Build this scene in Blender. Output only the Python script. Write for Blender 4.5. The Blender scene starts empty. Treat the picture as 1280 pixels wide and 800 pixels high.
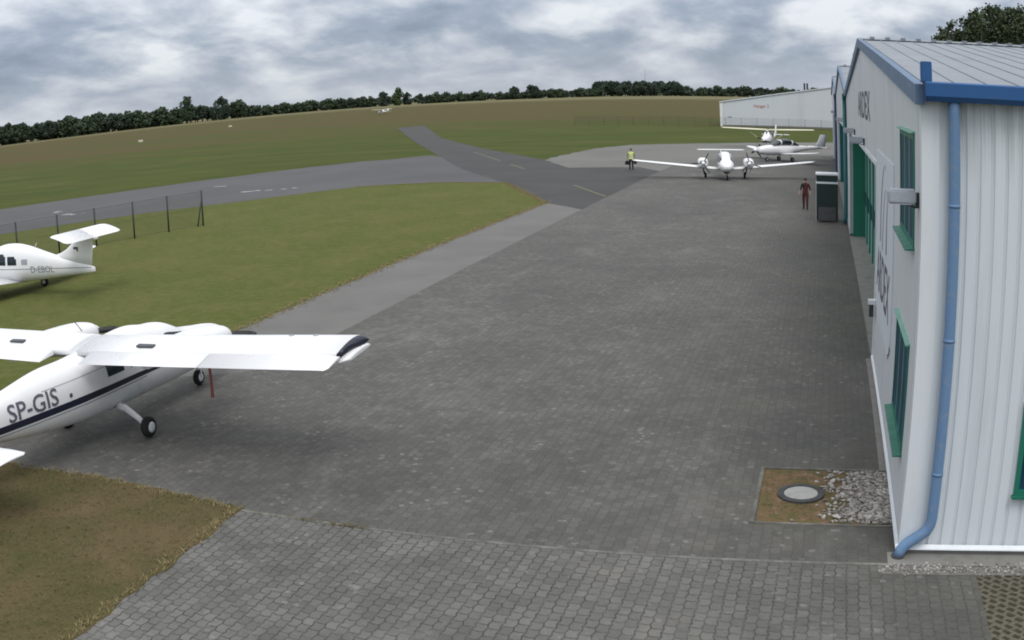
import bpy, bmesh, math, random
from mathutils import Vector, Matrix
R = math.radians
rnd = random.Random(7)
scene = bpy.context.scene
COL = scene.collection
ZV = Vector((0, 0, 1))

# ------------------------------------------------------------------ materials
def nodes_of(name):
    m = bpy.data.materials.new(name)
    m.use_nodes = True
    nt = m.node_tree
    return m, nt, nt.nodes['Principled BSDF']

def N(nt, kind, **kw):
    n = nt.nodes.new(kind)
    for k, v in kw.items():
        if k in n.inputs.keys():
            n.inputs[k].default_value = v
        else:
            setattr(n, k, v)
    return n

def ramp(nt, fac, stops):
    r = nt.nodes.new('ShaderNodeValToRGB')
    e = r.color_ramp.elements
    while len(e) < len(stops):
        e.new(0.5)
    for el, (p, c) in zip(e, stops):
        el.position = p
        el.color = (*c, 1) if len(c) == 3 else c
    nt.links.new(fac, r.inputs[0])
    return r.outputs[0]

def mix(nt, fac, a, b, blend='MIX'):
    m = nt.nodes.new('ShaderNodeMix')
    m.data_type = 'RGBA'
    m.blend_type = blend
    for sock, v in ((m.inputs[0], fac), (m.inputs[6], a), (m.inputs[7], b)):
        if hasattr(v, 'is_output'):
            nt.links.new(v, sock)
        elif isinstance(v, (int, float)):
            sock.default_value = v
        else:
            sock.default_value = (*v, 1)
    return m.outputs[2]

def math_n(nt, op, a, b=0.0, c=0.0, clamp=False):
    m = nt.nodes.new('ShaderNodeMath')
    m.operation = op
    m.use_clamp = clamp
    for i, v in enumerate((a, b, c)):
        if hasattr(v, 'is_output'):
            nt.links.new(v, m.inputs[i])
        else:
            m.inputs[i].default_value = v
    return m.outputs[0]

def coords(nt, scale=(1, 1, 1), rot=(0, 0, 0), loc=(0, 0, 0), kind='Object'):
    t = nt.nodes.new('ShaderNodeTexCoord')
    m = nt.nodes.new('ShaderNodeMapping')
    m.inputs['Scale'].default_value = scale
    m.inputs['Rotation'].default_value = rot
    m.inputs['Location'].default_value = loc
    nt.links.new(t.outputs[kind], m.inputs[0])
    return m.outputs[0]

def noise(nt, vec, scale, detail=4, rough=0.55, dist=0.0):
    n = N(nt, 'ShaderNodeTexNoise', Scale=scale, Detail=detail, Roughness=rough, Distortion=dist)
    nt.links.new(vec, n.inputs['Vector'])
    return n.outputs[0]

def bump(nt, bsdf, height, strength=0.3, dist=0.02):
    b = N(nt, 'ShaderNodeBump', Strength=strength, Distance=dist)
    nt.links.new(height, b.inputs['Height'])
    nt.links.new(b.outputs[0], bsdf.inputs['Normal'])

def paint(name, color, rough=0.45, var=0.12, scale=3.0, dirt=(0.25, 0.23, 0.2), amount=0.25, metal=0.0, streak=False):
    m, nt, b = nodes_of(name)
    v = coords(nt, (1, 1, 0.15) if streak else (1, 1, 1))
    f = noise(nt, v, scale, 6, 0.65)
    d = tuple(c * (1 - amount) + k * amount * max(color) for c, k in zip(color, dirt))
    hi = tuple(min(1, c * (1 + var * 0.3)) for c in color)
    c = ramp(nt, f, [(0.3, d), (0.48, color), (0.75, hi)])
    nt.links.new(c, b.inputs['Base Color'])
    b.inputs['Metallic'].default_value = metal
    rr = ramp(nt, f, [(0.3, (min(1, rough + .2),) * 3), (0.7, (rough,) * 3)])
    nt.links.new(rr, b.inputs['Roughness'])
    return m

M = {}
M['white_paint'] = paint('white_paint', (0.83, 0.83, 0.83), 0.28, 0.1, 2.0, amount=0.10)
M['plane_white'] = paint('plane_white', (0.80, 0.805, 0.82), 0.22, 0.1, 1.6, amount=0.06)
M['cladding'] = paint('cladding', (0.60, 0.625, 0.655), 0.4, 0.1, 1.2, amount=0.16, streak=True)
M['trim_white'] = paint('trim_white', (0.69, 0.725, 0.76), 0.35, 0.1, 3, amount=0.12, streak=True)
M['far_white'] = paint('far_white', (0.62, 0.65, 0.70), 0.5, 0.1, 0.4, amount=0.12, streak=True)
M['blue'] = paint('blue', (0.018, 0.095, 0.27), 0.35, 0.2, 4, amount=0.2)
M['pipe_blue'] = paint('pipe_blue', (0.13, 0.235, 0.40), 0.5, 0.3, 9, dirt=(0.75, 0.78, 0.8), amount=0.5)
M['fascia_blue'] = paint('fascia_blue', (0.10, 0.165, 0.27), 0.45, 0.2, 3, dirt=(0.5, 0.5, 0.5), amount=0.25)
M['dark_blue'] = paint('dark_blue', (0.02, 0.05, 0.14), 0.35, 0.2, 4)
M['green'] = paint('green', (0.010, 0.16, 0.105), 0.4, 0.2, 3, amount=0.2, streak=True)
M['green_light'] = paint('green_light', (0.12, 0.33, 0.24), 0.4, 0.2, 3, amount=0.2, streak=True)
M['teal'] = paint('teal', (0.01, 0.12, 0.13), 0.4, 0.2, 3, amount=0.2, streak=True)
M['roof'] = paint('roof', (0.215, 0.24, 0.275), 0.45, 0.2, 0.8, dirt=(0.7, 0.68, 0.62), amount=0.25)
M['concrete'] = paint('concrete', (0.20, 0.195, 0.18), 0.85, 0.3, 2.5, dirt=(0.5, 0.48, 0.4), amount=0.5)
M['galv'] = paint('galv', (0.42, 0.45, 0.50), 0.42, 0.2, 6, amount=0.25, metal=0.3)
M['rubber'] = paint('rubber', (0.012, 0.012, 0.012), 0.8, 0.2, 8)
M['black'] = paint('black', (0.012, 0.013, 0.015), 0.4, 0.2, 5)
M['navy'] = paint('navy', (0.012, 0.016, 0.035), 0.3, 0.2, 5)
M['letter'] = paint('letter', (0.075, 0.08, 0.095), 0.5, 0.2, 5)
M['reg_grey'] = paint('reg_grey', (0.10, 0.11, 0.14), 0.45, 0.2, 5)
M['reg_mid'] = paint('reg_mid', (0.24, 0.25, 0.28), 0.45, 0.2, 5)
M['line_grey'] = paint('line_grey', (0.33, 0.34, 0.38), 0.45, 0.2, 5)
M['red_letter'] = paint('red_letter', (0.42, 0.14, 0.10), 0.5, 0.2, 5)
M['metal'] = paint('metal', (0.5, 0.5, 0.52), 0.3, 0.2, 5, metal=0.8)
M['cabinet'] = paint('cabinet', (0.012, 0.028, 0.026), 0.3, 0.3, 2)
M['red_cloth'] = paint('red_cloth', (0.36, 0.12, 0.12), 0.9, 0.2, 4)
M['post_green'] = paint('post_green', (0.03, 0.045, 0.035), 0.6, 0.3, 4)
M['iron'] = paint('iron', (0.045, 0.047, 0.05), 0.7, 0.3, 9, amount=0.4)
M['lid'] = paint('lid', (0.34, 0.34, 0.33), 0.8, 0.2, 7, amount=0.35)
M['bark'] = paint('bark', (0.06, 0.05, 0.04), 0.95, 0.3, 4)
M['yellow_line'] = paint('yellow_line', (0.15, 0.135, 0.075), 0.8, 0.3, 3, amount=0.5)
M['skin'] = paint('skin', (0.42, 0.25, 0.18), 0.6, 0.1, 6)
M['vest'] = paint('vest', (0.62, 0.66, 0.22), 0.8, 0.1, 6)
M['vest_shirt'] = paint('vest_shirt', (0.20, 0.22, 0.07), 0.9, 0.1, 6)
M['overall'] = paint('overall', (0.085, 0.020, 0.024), 0.9, 0.2, 6)
M['dark_cloth'] = paint('dark_cloth', (0.014, 0.014, 0.018), 0.9, 0.2, 6)
M['hair'] = paint('hair', (0.03, 0.022, 0.018), 0.8, 0.2, 6)
M['straw_wing'] = paint('straw_wing', (0.62, 0.60, 0.46), 0.4, 0.1, 4, amount=0.1)

def glass(name, color, rough=0.08, spec=0.5):
    m, nt, b = nodes_of(name)
    f = noise(nt, coords(nt), 1.5, 3)
    c = ramp(nt, f, [(0.35, color), (0.7, tuple(x * 1.7 for x in color))])
    nt.links.new(c, b.inputs['Base Color'])
    b.inputs['Roughness'].default_value = rough
    b.inputs['Specular IOR Level'].default_value = spec
    return m
M['glass'] = glass('glass', (0.012, 0.02, 0.026))
M['glass_blue'] = glass('glass_blue', (0.012, 0.045, 0.075), 0.5, 0.12)
M['glass_teal'] = glass('glass_teal', (0.012, 0.05, 0.05))

def foliage(name, dark, light):
    m, nt, b = nodes_of(name)
    g = nt.nodes.new('ShaderNodeNewGeometry')
    f = noise(nt, coords(nt), 0.35, 3)
    a = math_n(nt, 'ADD', math_n(nt, 'MULTIPLY', g.outputs['Random Per Island'], 0.5), math_n(nt, 'MULTIPLY', f, 0.5))
    c = ramp(nt, a, [(0.2, dark), (0.8, light)])
    oi = nt.nodes.new('ShaderNodeObjectInfo')
    c2 = mix(nt, math_n(nt, 'MULTIPLY', oi.outputs['Random'], 0.35), c, (0.042, 0.060, 0.046))
    nt.links.new(c2, b.inputs['Base Color'])
    b.inputs['Roughness'].default_value = 0.8
    return m
M['leaf'] = foliage('leaf', (0.030, 0.052, 0.026), (0.072, 0.110, 0.046))
M['leaf_dark'] = foliage('leaf_dark', (0.026, 0.044, 0.032), (0.054, 0.082, 0.050))
M['leaf_bright'] = foliage('leaf_bright', (0.035, 0.065, 0.018), (0.07, 0.115, 0.035))
M['needle'] = foliage('needle', (0.026, 0.044, 0.016), (0.068, 0.092, 0.034))

def mat_field():
    m, nt, b = nodes_of('field_grass')
    v = coords(nt)
    sep = nt.nodes.new('ShaderNodeSeparateXYZ')
    nt.links.new(v, sep.inputs[0])
    big = noise(nt, v, 0.035, 5, 0.6)
    mid = noise(nt, v, 0.28, 6, 0.65)
    fine = noise(nt, v, 5.0, 6, 0.7)
    mown = ramp(nt, mid, [(0.28, (0.062, 0.086, 0.016)), (0.5, (0.095, 0.110, 0.026)), (0.62, (0.122, 0.122, 0.038)), (0.8, (0.185, 0.155, 0.075))])
    mown = mix(nt, ramp(nt, big, [(0.35, (0, 0, 0)), (0.65, (1, 1, 1))]), mown, (0.066, 0.094, 0.017), 'MIX')
    mown2 = mix(nt, 0.55, mown, ramp(nt, mid, [(0.3, (0.062, 0.090, 0.017)), (0.7, (0.125, 0.125, 0.042))]))
    # the old heath beyond the mown strip: brown sorrel and dry grass in long drifts
    vs = coords(nt, (0.006, 0.03, 1), (0, 0, R(-20)))
    drift = noise(nt, vs, 1.0, 6, 0.6, 0.4)
    heath = ramp(nt, drift, [(0.36, (0.056, 0.066, 0.018)), (0.45, (0.070, 0.064, 0.023)), (0.53, (0.084, 0.056, 0.028)), (0.64, (0.098, 0.056, 0.034))])
    heath = mix(nt, math_n(nt, 'MULTIPLY', mid, 0.4), heath, (0.074, 0.070, 0.026))
    # distance from the hangars, wobbled
    dx = math_n(nt, 'MULTIPLY', sep.outputs[0], 1.05)
    d2 = math_n(nt, 'SQRT', math_n(nt, 'ADD', math_n(nt, 'MULTIPLY', dx, dx), math_n(nt, 'MULTIPLY', sep.outputs[1], sep.outputs[1])))
    dw = math_n(nt, 'ADD', d2, math_n(nt, 'MULTIPLY', math_n(nt, 'SUBTRACT', big, 0.5), 230.0))
    t = nt.nodes.new('ShaderNodeMapRange')
    t.inputs['From Min'].default_value = 165
    t.inputs['From Max'].default_value = 265
    nt.links.new(dw, t.inputs[0])
    tg = nt.nodes.new('ShaderNodeMapRange')
    tg.inputs['From Min'].default_value = 78
    tg.inputs['From Max'].default_value = 100
    nt.links.new(d2, tg.inputs[0])
    patch = noise(nt, coords(nt, (0.35, 1, 1), (0, 0, R(25))), 0.16, 5, 0.65, 0.5)
    far_green = ramp(nt, patch, [(0.35, (0.034, 0.056, 0.009)), (0.52, (0.048, 0.068, 0.012)), (0.68, (0.082, 0.084, 0.024))])
    near_mix = mix(nt, math_n(nt, 'MULTIPLY', ramp(nt, noise(nt, v, 0.55, 6, 0.68, 0.6), [(0.46, (0, 0, 0)), (0.72, (1, 1, 1))]), 0.7), mown2, (0.165, 0.140, 0.062))
    near_mix = mix(nt, math_n(nt, 'MULTIPLY', ramp(nt, noise(nt, v, 0.2, 5, 0.6, 0.4), [(0.44, (0, 0, 0)), (0.70, (1, 1, 1))]), 0.55), near_mix, (0.064, 0.086, 0.018))
    grain = noise(nt, v, 2.2, 6, 0.75)
    near_mix = mix(nt, 0.38, near_mix, ramp(nt, grain, [(0.32, (0.045, 0.062, 0.012)), (0.52, (0.095, 0.108, 0.028)), (0.70, (0.19, 0.165, 0.075))]))
    c = mix(nt, t.outputs[0], mix(nt, tg.outputs[0], near_mix, far_green), heath)
    t2 = nt.nodes.new('ShaderNodeMapRange')
    t2.inputs['From Min'].default_value = 720
    t2.inputs['From Max'].default_value = 900
    nt.links.new(dw, t2.inputs[0])
    c = mix(nt, t2.outputs[0], c, (0.165, 0.150, 0.085))
    c = mix(nt, 0.22, c, ramp(nt, fine, [(0.3, (0.045, 0.055, 0.012)), (0.7, (0.17, 0.165, 0.06))]))
    nt.links.new(c, b.inputs['Base Color'])
    b.inputs['Roughness'].default_value = 0.95
    b.inputs['Specular IOR Level'].default_value = 0.1
    bump(nt, b, math_n(nt, 'ADD', fine, mid), 0.6, 0.08)
    return m
M['field'] = mat_field()

def mat_dry_grass():
    m, nt, b = nodes_of('dry_grass')
    v = coords(nt)
    mid = noise(nt, v, 0.55, 6, 0.66, 0.5)
    fine = noise(nt, v, 22.0, 6, 0.75)
    c = ramp(nt, mid, [(0.32, (0.050, 0.060, 0.018)), (0.45, (0.085, 0.076, 0.032)), (0.57, (0.120, 0.088, 0.046)), (0.72, (0.165, 0.120, 0.068))])
    c = mix(nt, 0.45, c, ramp(nt, fine, [(0.3, (0.03, 0.034, 0.012)), (0.7, (0.165, 0.13, 0.066))]))
    nt.links.new(c, b.inputs['Base Color'])
    b.inputs['Roughness'].default_value = 0.95
    b.inputs['Specular IOR Level'].default_value = 0.1
    bump(nt, b, fine, 0.7, 0.03)
    return m
M['dry_grass'] = mat_dry_grass()

def mat_asphalt(name, lo, mid, hi, sc=0.35, speck=0.5):
    m, nt, b = nodes_of(name)
    v = coords(nt)
    big = noise(nt, v, sc, 6, 0.6, 0.4)
    fine = noise(nt, v, 28.0, 5, 0.8)
    c = ramp(nt, big, [(0.3, lo), (0.5, mid), (0.72, hi)])
    c = mix(nt, 0.22, c, ramp(nt, fine, [(0.3, tuple(x * .4 for x in lo)), (0.7, tuple(x * 1.5 for x in hi))]))
    nt.links.new(c, b.inputs['Base Color'])
    b.inputs['Roughness'].default_value = 0.85
    bump(nt, b, fine, 0.35, 0.01)
    return m
M['taxiway'] = mat_asphalt('taxiway', (0.058, 0.058, 0.061), (0.070, 0.070, 0.073), (0.085, 0.085, 0.088), 0.12)
M['wedge'] = mat_asphalt('wedge', (0.030, 0.030, 0.030), (0.040, 0.040, 0.040), (0.052, 0.052, 0.052), 0.2)
M['strip'] = mat_asphalt('strip', (0.110, 0.107, 0.102), (0.130, 0.127, 0.122), (0.152, 0.148, 0.142), 0.4)
M['pale_concrete'] = mat_asphalt('pale_concrete', (0.105, 0.103, 0.094), (0.130, 0.128, 0.118), (0.152, 0.150, 0.138), 0.12)

def mat_pavers(name, base, contrast, joint, stain, speck, jlo=.4, mortar=.011):
    m, nt, b = nodes_of(name)
    v = coords(nt)
    # interlocking blocks: rows run away from the camera, edges wave
    zig = N(nt, 'ShaderNodeTexWave', Scale=1.0)
    tc = nt.nodes.new('ShaderNodeTexCoord')
    sep = nt.nodes.new('ShaderNodeSeparateXYZ')
    nt.links.new(tc.outputs['Object'], sep.inputs[0])
    w1 = math_n(nt, 'MULTIPLY', math_n(nt, 'PINGPONG', math_n(nt, 'MULTIPLY', sep.outputs[1], 1.0), 0.1), 0.26)
    w2 = math_n(nt, 'MULTIPLY', math_n(nt, 'PINGPONG', math_n(nt, 'MULTIPLY', sep.outputs[0], 1.0), 0.0825), 0.20)
    wob = noise(nt, v, 1.1, 3)
    wobs = math_n(nt, 'MULTIPLY', math_n(nt, 'SUBTRACT', wob, 0.5), 0.06)
    comb = nt.nodes.new('ShaderNodeCombineXYZ')
    nt.links.new(math_n(nt, 'ADD', sep.outputs[1], math_n(nt, 'ADD', w2, wobs)), comb.inputs[0])
    nt.links.new(math_n(nt, 'ADD', sep.outputs[0], math_n(nt, 'ADD', w1, wobs)), comb.inputs[1])
    br = nt.nodes.new('ShaderNodeTexBrick')
    br.offset = 0.5
    br.inputs['Scale'].default_value = 1.0
    br.inputs['Mortar Size'].default_value = mortar
    br.inputs['Mortar Smooth'].default_value = 0.35
    br.inputs['Bias'].default_value = 0.0
    br.inputs['Brick Width'].default_value = 0.20
    br.inputs['Row Height'].default_value = 0.165
    br.inputs['Color1'].default_value = (*[x * (1 - contrast) for x in base], 1)
    br.inputs['Color2'].default_value = (*[x * (1 + contrast) for x in base], 1)
    br.inputs['Mortar'].default_value = (*joint, 1)
    nt.links.new(comb.outputs[0], br.inputs['Vector'])
    big = noise(nt, coords(nt, (1, 0.8, 1)), 0.16, 6, 0.62, 0.6)
    mid = noise(nt, v, 0.9, 6, 0.65, 0.4)
    fine = noise(nt, v, 30.0, 5, 0.8)
    jn = ramp(nt, noise(nt, coords(nt, (1.6, .7, 1)), 3.2, 4, 0.65), [(jlo, (0.12,) * 3), (jlo + .2, (1, 1, 1))])
    c = mix(nt, math_n(nt, 'MULTIPLY', br.outputs['Fac'], jn), mix(nt, br.outputs['Fac'], br.outputs[0], tuple(x * .72 for x in base)), joint)
    tone = ramp(nt, big, [(0.30, (0.62,) * 3), (0.45, (0.90, 0.90, 0.89)), (0.57, (1.08, 1.08, 1.07)), (0.72, (1.38, 1.37, 1.35))])
    c = mix(nt, 1.0, c, tone, 'MULTIPLY')
    tone2 = ramp(nt, mid, [(0.30, (0.70, 0.69, 0.67)), (0.5, (1, 1, 1)), (0.70, (1.34, 1.33, 1.31))])
    c = mix(nt, 1.0, c, tone2, 'MULTIPLY')
    lime = ramp(nt, noise(nt, coords(nt, (1, .55, 1), (0, 0, R(15))), 0.42, 7, 0.72, 0.8), [(0.56, (0, 0, 0)), (0.70, (1, 1, 1))])
    c = mix(nt, math_n(nt, 'MULTIPLY', lime, 0.45), c, (0.185, 0.182, 0.176))
    # moss and sand in the joints near the wall
    sx = nt.nodes.new('ShaderNodeMapRange')
    sx.inputs['From Min'].default_value = -6
    sx.inputs['From Max'].default_value = 1.4
    nt.links.new(sep.outputs[0], sx.inputs[0])
    mossn = math_n(nt, 'MULTIPLY', sx.outputs[0], ramp(nt, noise(nt, v, 0.45, 5, 0.6), [(0.42, (0, 0, 0)), (0.75, (1, 1, 1))]))
    c = mix(nt, math_n(nt, 'MULTIPLY', mossn, 0.7), c, (0.115, 0.105, 0.075))
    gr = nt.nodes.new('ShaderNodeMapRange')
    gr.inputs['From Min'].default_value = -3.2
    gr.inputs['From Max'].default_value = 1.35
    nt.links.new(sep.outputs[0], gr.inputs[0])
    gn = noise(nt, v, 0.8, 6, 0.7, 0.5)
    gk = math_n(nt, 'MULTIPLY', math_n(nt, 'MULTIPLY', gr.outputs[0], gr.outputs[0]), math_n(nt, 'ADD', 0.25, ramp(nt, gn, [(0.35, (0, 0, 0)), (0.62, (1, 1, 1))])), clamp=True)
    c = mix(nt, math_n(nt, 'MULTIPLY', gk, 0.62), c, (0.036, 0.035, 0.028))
    # pale lime specks on single blocks
    vo = N(nt, 'ShaderNodeTexVoronoi', Scale=6.5, Randomness=1.0)
    nt.links.new(comb.outputs[0], vo.inputs['Vector'])
    sc = nt.nodes.new('ShaderNodeSeparateColor')
    nt.links.new(vo.outputs['Color'], sc.inputs[0])
    sp = math_n(nt, 'MULTIPLY', math_n(nt, 'GREATER_THAN', sc.outputs[0], 1.0 - speck), math_n(nt, 'LESS_THAN', vo.outputs['Distance'], 0.32))
    sp = math_n(nt, 'MULTIPLY', sp, ramp(nt, mid, [(0.42, (0, 0, 0)), (0.62, (1, 1, 1))]))
    c = mix(nt, math_n(nt, 'MULTIPLY', sp, 0.62), c, (0.25, 0.25, 0.24))
    c = mix(nt, 0.24, c, ramp(nt, fine, [(0.3, (0.014, 0.014, 0.013)), (0.7, (0.20, 0.197, 0.188))]))
    nt.links.new(c, b.inputs['Base Color'])
    rr = ramp(nt, mid, [(0.3, (0.7,) * 3), (0.7, (0.92,) * 3)])
    nt.links.new(rr, b.inputs['Roughness'])
    h = math_n(nt, 'ADD', math_n(nt, 'MULTIPLY', math_n(nt, 'SUBTRACT', 1.0, br.outputs['Fac']), 1.0), math_n(nt, 'MULTIPLY', fine, 0.25))
    bump(nt, b, h, 0.6, 0.008)
    return m
M['pavers'] = mat_pavers('pavers', (0.083, 0.080, 0.074), 0.24, (0.050, 0.048, 0.043), 0.5, 0.22, .46, .009)
M['pavers_light'] = mat_pavers('pavers_light', (0.128, 0.125, 0.119), 0.20, (0.022, 0.021, 0.019), 0.4, 0.16, .38, .012)

def mat_grid_paver():
    m, nt, b = nodes_of('grid_paver')
    v = coords(nt, (1, 1, 1), (0, 0, R(45)))
    br = nt.nodes.new('ShaderNodeTexBrick')
    br.offset = 0.5
    br.inputs['Scale'].default_value = 1.0
    br.inputs['Mortar Size'].default_value = 0.035
    br.inputs['Mortar Smooth'].default_value = 0.4
    br.inputs['Brick Width'].default_value = 0.16
    br.inputs['Row Height'].default_value = 0.13
    wv = nt.nodes.new('ShaderNodeTexNoise'); wv.inputs['Scale'].default_value = 5; nt.links.new(v, wv.inputs['Vector'])
    av = nt.nodes.new('ShaderNodeVectorMath'); av.operation = 'MULTIPLY_ADD'; nt.links.new(wv.outputs['Color'], av.inputs[0]); av.inputs[1].default_value = (.09, .09, 0); nt.links.new(v, av.inputs[2])
    nt.links.new(av.outputs[0], br.inputs['Vector'])
    f = noise(nt, coords(nt), 18, 5, 0.7)
    hole = ramp(nt, f, [(0.35, (0.018, 0.016, 0.010)), (0.7, (0.06, 0.055, 0.03))])
    conc = ramp(nt, f, [(0.3, (0.075, 0.066, 0.042)), (0.7, (0.15, 0.135, 0.10))])
    c = mix(nt, br.outputs['Fac'], hole, conc)
    nt.links.new(c, b.inputs['Base Color'])
    b.inputs['Roughness'].default_value = 0.95
    bump(nt, b, br.outputs['Fac'], 0.8, 0.03)
    return m
M['grid_paver'] = mat_grid_paver()

def mat_simple_noise(name, stops, sc, fsc=20, rough=0.95):
    m, nt, b = nodes_of(name)
    v = coords(nt)
    f = noise(nt, v, sc, 6, 0.65, 0.3)
    g = noise(nt, v, fsc, 5, 0.75)
    a = math_n(nt, 'ADD', math_n(nt, 'MULTIPLY', f, 0.65), math_n(nt, 'MULTIPLY', g, 0.35))
    nt.links.new(ramp(nt, a, stops), b.inputs['Base Color'])
    b.inputs['Roughness'].default_value = rough
    bump(nt, b, g, 0.6, 0.02)
    return m
M['moss'] = mat_simple_noise('moss', [(0.36, (0.055, 0.065, 0.016)), (0.46, (0.11, 0.085, 0.03)), (0.54, (0.15, 0.088, 0.045)), (0.66, (0.25, 0.20, 0.14))], 3.0)
M['soil_gravel'] = mat_simple_noise('soil_gravel', [(0.35, (0.10, 0.095, 0.085)), (0.6, (0.22, 0.21, 0.19))], 8.0, 40)
M['edging'] = mat_simple_noise('edging', [(0.35, (0.085, 0.085, 0.07)), (0.5, (0.13, 0.13, 0.115)), (0.66, (0.23, 0.23, 0.21))], 2.0, 14)
M['worn_white'] = mat_simple_noise('worn_white', [(0.42, (0.16, 0.16, 0.16)), (0.55, (0.45, 0.45, 0.46))], 1.5, 6)

def mat_stone():
    m, nt, b = nodes_of('stone')
    g = nt.nodes.new('ShaderNodeNewGeometry')
    c = ramp(nt, g.outputs['Random Per Island'], [(0.0, (0.12, 0.112, 0.10)), (0.4, (0.24, 0.225, 0.205)), (0.75, (0.34, 0.32, 0.295)), (1.0, (0.46, 0.44, 0.41))])
    nt.links.new(c, b.inputs['Base Color'])
    b.inputs['Roughness'].default_value = 0.9
    return m
M['stone'] = mat_stone()

def mat_tuft(name, a, bb):
    m, nt, b = nodes_of(name)
    g = nt.nodes.new('ShaderNodeNewGeometry')
    nt.links.new(ramp(nt, g.outputs['Random Per Island'], [(0.0, a), (1.0, bb)]), b.inputs['Base Color'])
    b.inputs['Roughness'].default_value = 0.9
    return m
M['tuft_dry'] = mat_tuft('tuft_dry', (0.065, 0.066, 0.024), (0.16, 0.125, 0.060))
M['tuft_straw'] = mat_tuft('tuft_straw', (0.15, 0.125, 0.055), (0.30, 0.235, 0.12))
M['tuft_green'] = mat_tuft('tuft_green', (0.055, 0.082, 0.022), (0.14, 0.145, 0.06))

def mat_mesh_wire():
    m, nt, b = nodes_of('chain_link')
    out = nt.nodes['Material Output']
    v = coords(nt, (1, 1, 1), (0, R(45), 0), kind='UV')
    br = nt.nodes.new('ShaderNodeTexBrick')
    br.offset = 0
    br.inputs['Scale'].default_value = 1.0
    br.inputs['Mortar Size'].default_value = 0.0022
    br.inputs['Mortar Smooth'].default_value = 0.1
    br.inputs['Brick Width'].default_value = 0.06
    br.inputs['Row Height'].default_value = 0.06
    nt.links.new(v, br.inputs['Vector'])
    tr = nt.nodes.new('ShaderNodeBsdfTransparent')
    ms = nt.nodes.new('ShaderNodeMixShader')
    nt.links.new(br.outputs['Fac'], ms.inputs[0])
    nt.links.new(tr.outputs[0], ms.inputs[1])
    nt.links.new(b.outputs[0], ms.inputs[2])
    nt.links.new(ms.outputs[0], out.inputs[0])
    b.inputs['Base Color'].default_value = (0.03, 0.045, 0.032, 1)
    b.inputs['Roughness'].default_value = 0.6
    return m
M['chain_link'] = mat_mesh_wire()

# ------------------------------------------------------------------ mesh builder
class MB:
    def __init__(s):
        s.v, s.f, s.sm, s.mi = [], [], [], []
    def add(s, verts, faces, smooth=False, mi=0):
        o = len(s.v)
        s.v += [tuple(v) for v in verts]
        for f in faces:
            s.f.append([o + i for i in f]); s.sm.append(smooth); s.mi.append(mi)
        return s
    def box(s, x0, x1, y0, y1, z0, z1, mi=0):
        x0, x1 = sorted((x0, x1)); y0, y1 = sorted((y0, y1)); z0, z1 = sorted((z0, z1))
        v = [(x, y, z) for z in (z0, z1) for y in (y0, y1) for x in (x0, x1)]
        return s.add(v, [(0, 2, 3, 1), (4, 5, 7, 6), (0, 1, 5, 4), (2, 6, 7, 3), (0, 4, 6, 2), (1, 3, 7, 5)], False, mi)
    def prism(s, poly, axis, a, b, mi=0, smooth=False):
        """poly: 2-D points in the two other axes, extruded from a to b along axis"""
        def p(u, w, t):
            return {'x': (t, u, w), 'y': (u, t, w), 'z': (u, w, t)}[axis]
        n = len(poly)
        v = [p(u, w, a) for u, w in poly] + [p(u, w, b) for u, w in poly]
        fs = [tuple(range(n)), tuple(range(2 * n - 1, n - 1, -1))]
        s.add(v, fs, False, mi)
        o = len(s.v) - 2 * n
        for i in range(n):
            j = (i + 1) % n
            s.f.append([o + i, o + n + i, o + n + j, o + j]); s.sm.append(smooth); s.mi.append(mi)
        return s
    def loft(s, rings, cap=True, smooth=True, closed=True, mi=0):
        n = len(rings[0]); v = [p for r in rings for p in r]; fs = []
        for k in range(len(rings) - 1):
            for i in range(n if closed else n - 1):
                j = (i + 1) % n
                fs.append((k * n + i, k * n + j, (k + 1) * n + j, (k + 1) * n + i))
        s.add(v, fs, smooth, mi)
        if cap:
            o = len(s.v) - len(v)
            s.f.append([o + i for i in range(n - 1, -1, -1)]); s.sm.append(False); s.mi.append(mi)
            s.f.append([o + (len(rings) - 1) * n + i for i in range(n)]); s.sm.append(False); s.mi.append(mi)
        return s
    def tube(s, pts, rad, n=10, cap=True, mi=0):
        pts = [Vector(p) for p in pts]
        rads = rad if isinstance(rad, (list, tuple)) else [rad] * len(pts)
        rings = []; up = None
        for i, p in enumerate(pts):
            d = (pts[min(i + 1, len(pts) - 1)] - pts[max(i - 1, 0)]).normalized()
            if up is None:
                up = Vector((0, 0, 1)) if abs(d.z) < 0.9 else Vector((1, 0, 0))
            a = d.cross(up)
            if a.length < 1e-4: a = d.cross(Vector((0, 1, 0)))
            a.normalize(); b = a.cross(d).normalized(); up = b
            rings.append([p + (a * math.cos(t) + b * math.sin(t)) * rads[i] for t in [2 * math.pi * k / n for k in range(n)]])
        return s.loft(rings, cap, True, True, mi)
    def build(s, name, mat, parent=None, bevel=0.0, fix=True):
        me = bpy.data.meshes.new(name)
        me.from_pydata(s.v, [], s.f)
        for p, sm, mi in zip(me.polygons, s.sm, s.mi):
            p.use_smooth = sm; p.material_index = mi
        for mm in (mat if isinstance(mat, (list, tuple)) else [mat]):
            me.materials.append(mm)
        if fix or bevel:
            bm = bmesh.new(); bm.from_mesh(me)
            if bevel:
                bmesh.ops.bevel(bm, geom=[e for e in bm.edges if e.is_manifold and e.calc_face_angle(0) > 0.6], offset=bevel, segments=2, affect='EDGES', clamp_overlap=True)
            bmesh.ops.recalc_face_normals(bm, faces=bm.faces)
            bm.to_mesh(me); bm.free()
        o = bpy.data.objects.new(name, me)
        COL.objects.link(o)
        if parent: o.parent = parent
        return o

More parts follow.
